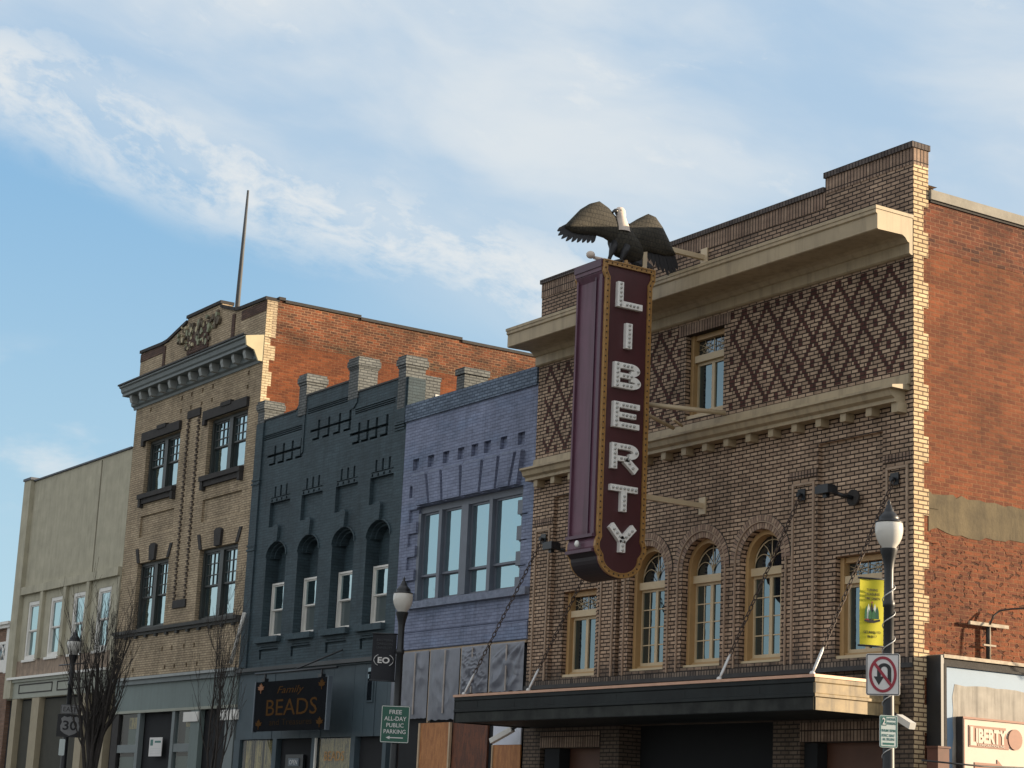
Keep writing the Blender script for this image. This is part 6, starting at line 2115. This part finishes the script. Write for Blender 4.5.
def build_lib_board():
    off = (0.45, 0.70, 1.6)
    B = thing('arrow_sign', 'cream LIBERTY sign board with brown lettering and arrow in front of the billboard', 'sign', off, rad(90))
    # local x runs along world +y, local -y faces world +x
    w, top = 2.6, 2.20
    p = MB(); p.box(0.0, w, 0.0, 0.12, 0, top, M_CREAMS); p.build('board', M_CREAMS, B)
    f = MB(); f.box(-0.02, w, -0.025, 0.13, top, top + 0.035, M_RUST); f.box(-0.03, 0.0, -0.02, 0.13, 0, top + 0.03, M_SOOT); f.box(0.0, 0.02, -0.02, 0.0, 0, top, M_RUST)
    f.build('frame', M_RUST, B)
    l = MB(); l.box(0.13, 1.02, -0.012, -0.001, 1.74, 2.10, M_RUST); l.box(1.02, 1.09, -0.012, -0.001, 1.74, 1.92, M_RUST)
    l.build('name_panel', M_RUST, B)
    text_obj('IBERTY', 'lettering', M_CREAMS, B, 0.66, 1.935, h=0.245, w=0.74, y=-0.020, bold=0.05)
    lm = MB(); lm.box(0.155, 0.225, -0.020, -0.0125, 1.765, 2.08, M_CREAMS); lm.box(0.225, 0.30, -0.020, -0.0125, 1.765, 1.83, M_CREAMS); lm.build('lettering', M_CREAMS, B)
    text_obj('CORPORATION, INC', 'lettering', M_CREAMS, B, 0.66, 1.778, h=0.045, w=0.66, y=-0.018, bold=0.02)
    e = MB(); e.prism([(1.24 + 0.17 * cos(2 * pi * i / 24), 1.92 + 0.175 * sin(2 * pi * i / 24)) for i in range(24)], 'y', -0.024, -0.001, M_RUST); e.build('emblem', M_RUST, B)
    a = MB(); a.prism([(0.26, 1.26), (0.80, 1.26), (0.80, 1.20), (1.04, 1.37), (0.80, 1.56), (0.80, 1.49), (0.26, 1.49)], 'y', -0.012, -0.001, M_RUST); a.build('arrow', M_RUST, B)
    for t, x in (('PROCEEDS', 0.72), ('TO', 1.28)):
        text_obj(t, 'lettering', M_SOOT, B, x, 1.10, h=0.13, w=0.80 if len(t) > 2 else 0.2, y=-0.008, bold=0.02)


build_lib_board()

K = thing('conduit_mast', 'thin electric conduit mast with two crossbars rising from the billboard top', 'mast', (0.06, 1.72, 4.86))
m_ = MB(); m_.tube([(0.0, 0, 0), (0.0, 0, 0.66)], 0.03, 8, M_SOOT); m_.tube([(0.035, 0.02, 0), (0.035, 0.02, 0.7)], 0.016, 6, M_LUMBERW); m_.build('pole', M_SOOT, K)
m_ = MB(); m_.box(0.01, 0.06, -0.48, 0.47, 0.60, 0.66, M_LUMBERW); m_.build('crossbar', M_LUMBERW, K)
m_ = MB(); m_.box(0.01, 0.05, -0.14, 0.16, 0.26, 0.29, M_LUMBERW); m_.build('crossbar', M_LUMBERW, K)
m_ = MB(); m_.tube([(0.12, 1.72, 5.50), (0.13, 1.80, 5.66), (0.16, 1.93, 5.76), (0.27, 2.12, 5.80), (0.42, 2.32, 5.82), (0.62, 2.6, 5.83), (1.2, 3.4, 5.80), (2.4, 5.5, 5.75), (4.0, 9.0, 5.9)], 0.018, 6, M_CHAIN)
wo = m_.build('power_wire', M_CHAIN, None, (0.12, 1.72, 5.5)); wo.location = (0.12, 1.72, 5.5)
tag(wo, 'dark curved power wire leaving the conduit mast', 'wire')
m_ = MB(); m_.box(0.01, 0.26, 0.24, 0.50, 2.6, 3.42, M_RUSTBOX); m_.box(0.0, 0.28, 0.22, 0.52, 3.42, 3.45, M_RUSTBOX)
bo_ = m_.build('meter_box', M_RUSTBOX, None, (0.1, 0.3, 2.6)); bo_.location = (0.1, 0.3, 2.6)
# keep it clear of the billboard edge: it hangs on the outer face of the frame
bo_.location = (0.44, 0.02, 2.45)
tag(bo_, 'rust brown metal box at the lower left edge of the billboard', 'box')
m_ = MB(); m_.tube([(1.0, -0.8, 3.02), (1.0, 0.6, 3.00), (1.0, 2.5, 3.055), (1.0, 6.0, 3.2)], 0.016, 6, M_BLACK)
for yy in (1.33, 4.0):
    m_.tube([(1.0, yy, 3.02), (1.0, yy, 0.0)], 0.022, 6, M_BLACK)
ra = m_.build('railing', M_BLACK, None, (1.0, 1.33, 0)); ra.location = (1.0, 1.33, 0)
tag(ra, 'thin black rail in front of the LIBERTY sign board', 'railing')


# ================================================================== BARE TREES
def bare_tree(pos, h, spread, seed, label, stems=9, base=0.12):
    rnd = random.Random(seed)
    T = thing('bare_tree', label, 'tree', pos, group='bare columnar street trees')
    tr = MB(); tr.tube([(0, 0, 0), (0.04, 0, h * 0.2), (-0.02, 0.03, h * 0.36)], [base, base * 0.85, base * 0.7], 8, M_BARK); tr.build('trunk', M_BARK, T)
    br = MB()
    def branch(p, d, L, r, lvl):
        pts, rr = [p], [r]
        q = Vector(p); dd = Vector(d)
        n = 6
        for i in range(n):
            dd = (dd + Vector((rnd.uniform(-.14, .14), rnd.uniform(-.14, .14), 0.13))).normalized()
            q = q + dd * (L / n)
            pts.append(q.copy()); rr.append(max(0.0035, r * (1 - 0.85 * (i + 1) / n)))
            if lvl < 3 and i >= 1:
                for _ in range(2):
                    if rnd.random() < 0.92:
                        a = rnd.uniform(0, 2 * pi)
                        nd = (dd + Vector((cos(a), sin(a), 0.15)) * rnd.uniform(0.28, 0.52)).normalized()
                        branch(q.copy(), nd, L * rnd.uniform(0.30, 0.58) * (1 - 0.08 * i), rr[-1] * 0.60, lvl + 1)
        br.tube(pts, rr, 5 if lvl < 2 else 4, M_BARK, cap=False)
    for s in range(stems):
        a = 2 * pi * s / stems + rnd.uniform(-.3, .3)
        k = rnd.uniform(0.10, 1.0) * spread
        z0 = h * rnd.uniform(0.22, 0.36)
        d = Vector((cos(a) * k, sin(a) * k, h - z0)).normalized()
        branch(Vector((0, 0, z0)), d, (h - z0) * rnd.uniform(0.8, 1.0), base * 0.45, 1)
    br.build('crown', M_BARK, T)


bare_tree((-29.45, -3.0, 0), 6.9, 0.95, 11, 'dense bare columnar tree covering the left lamp post', 12, 0.16)
bare_tree((-21.25, -3.0, 0), 6.3, 0.95, 23, 'sparse bare young tree in front of the shop with the hanging sign', 5, 0.08)
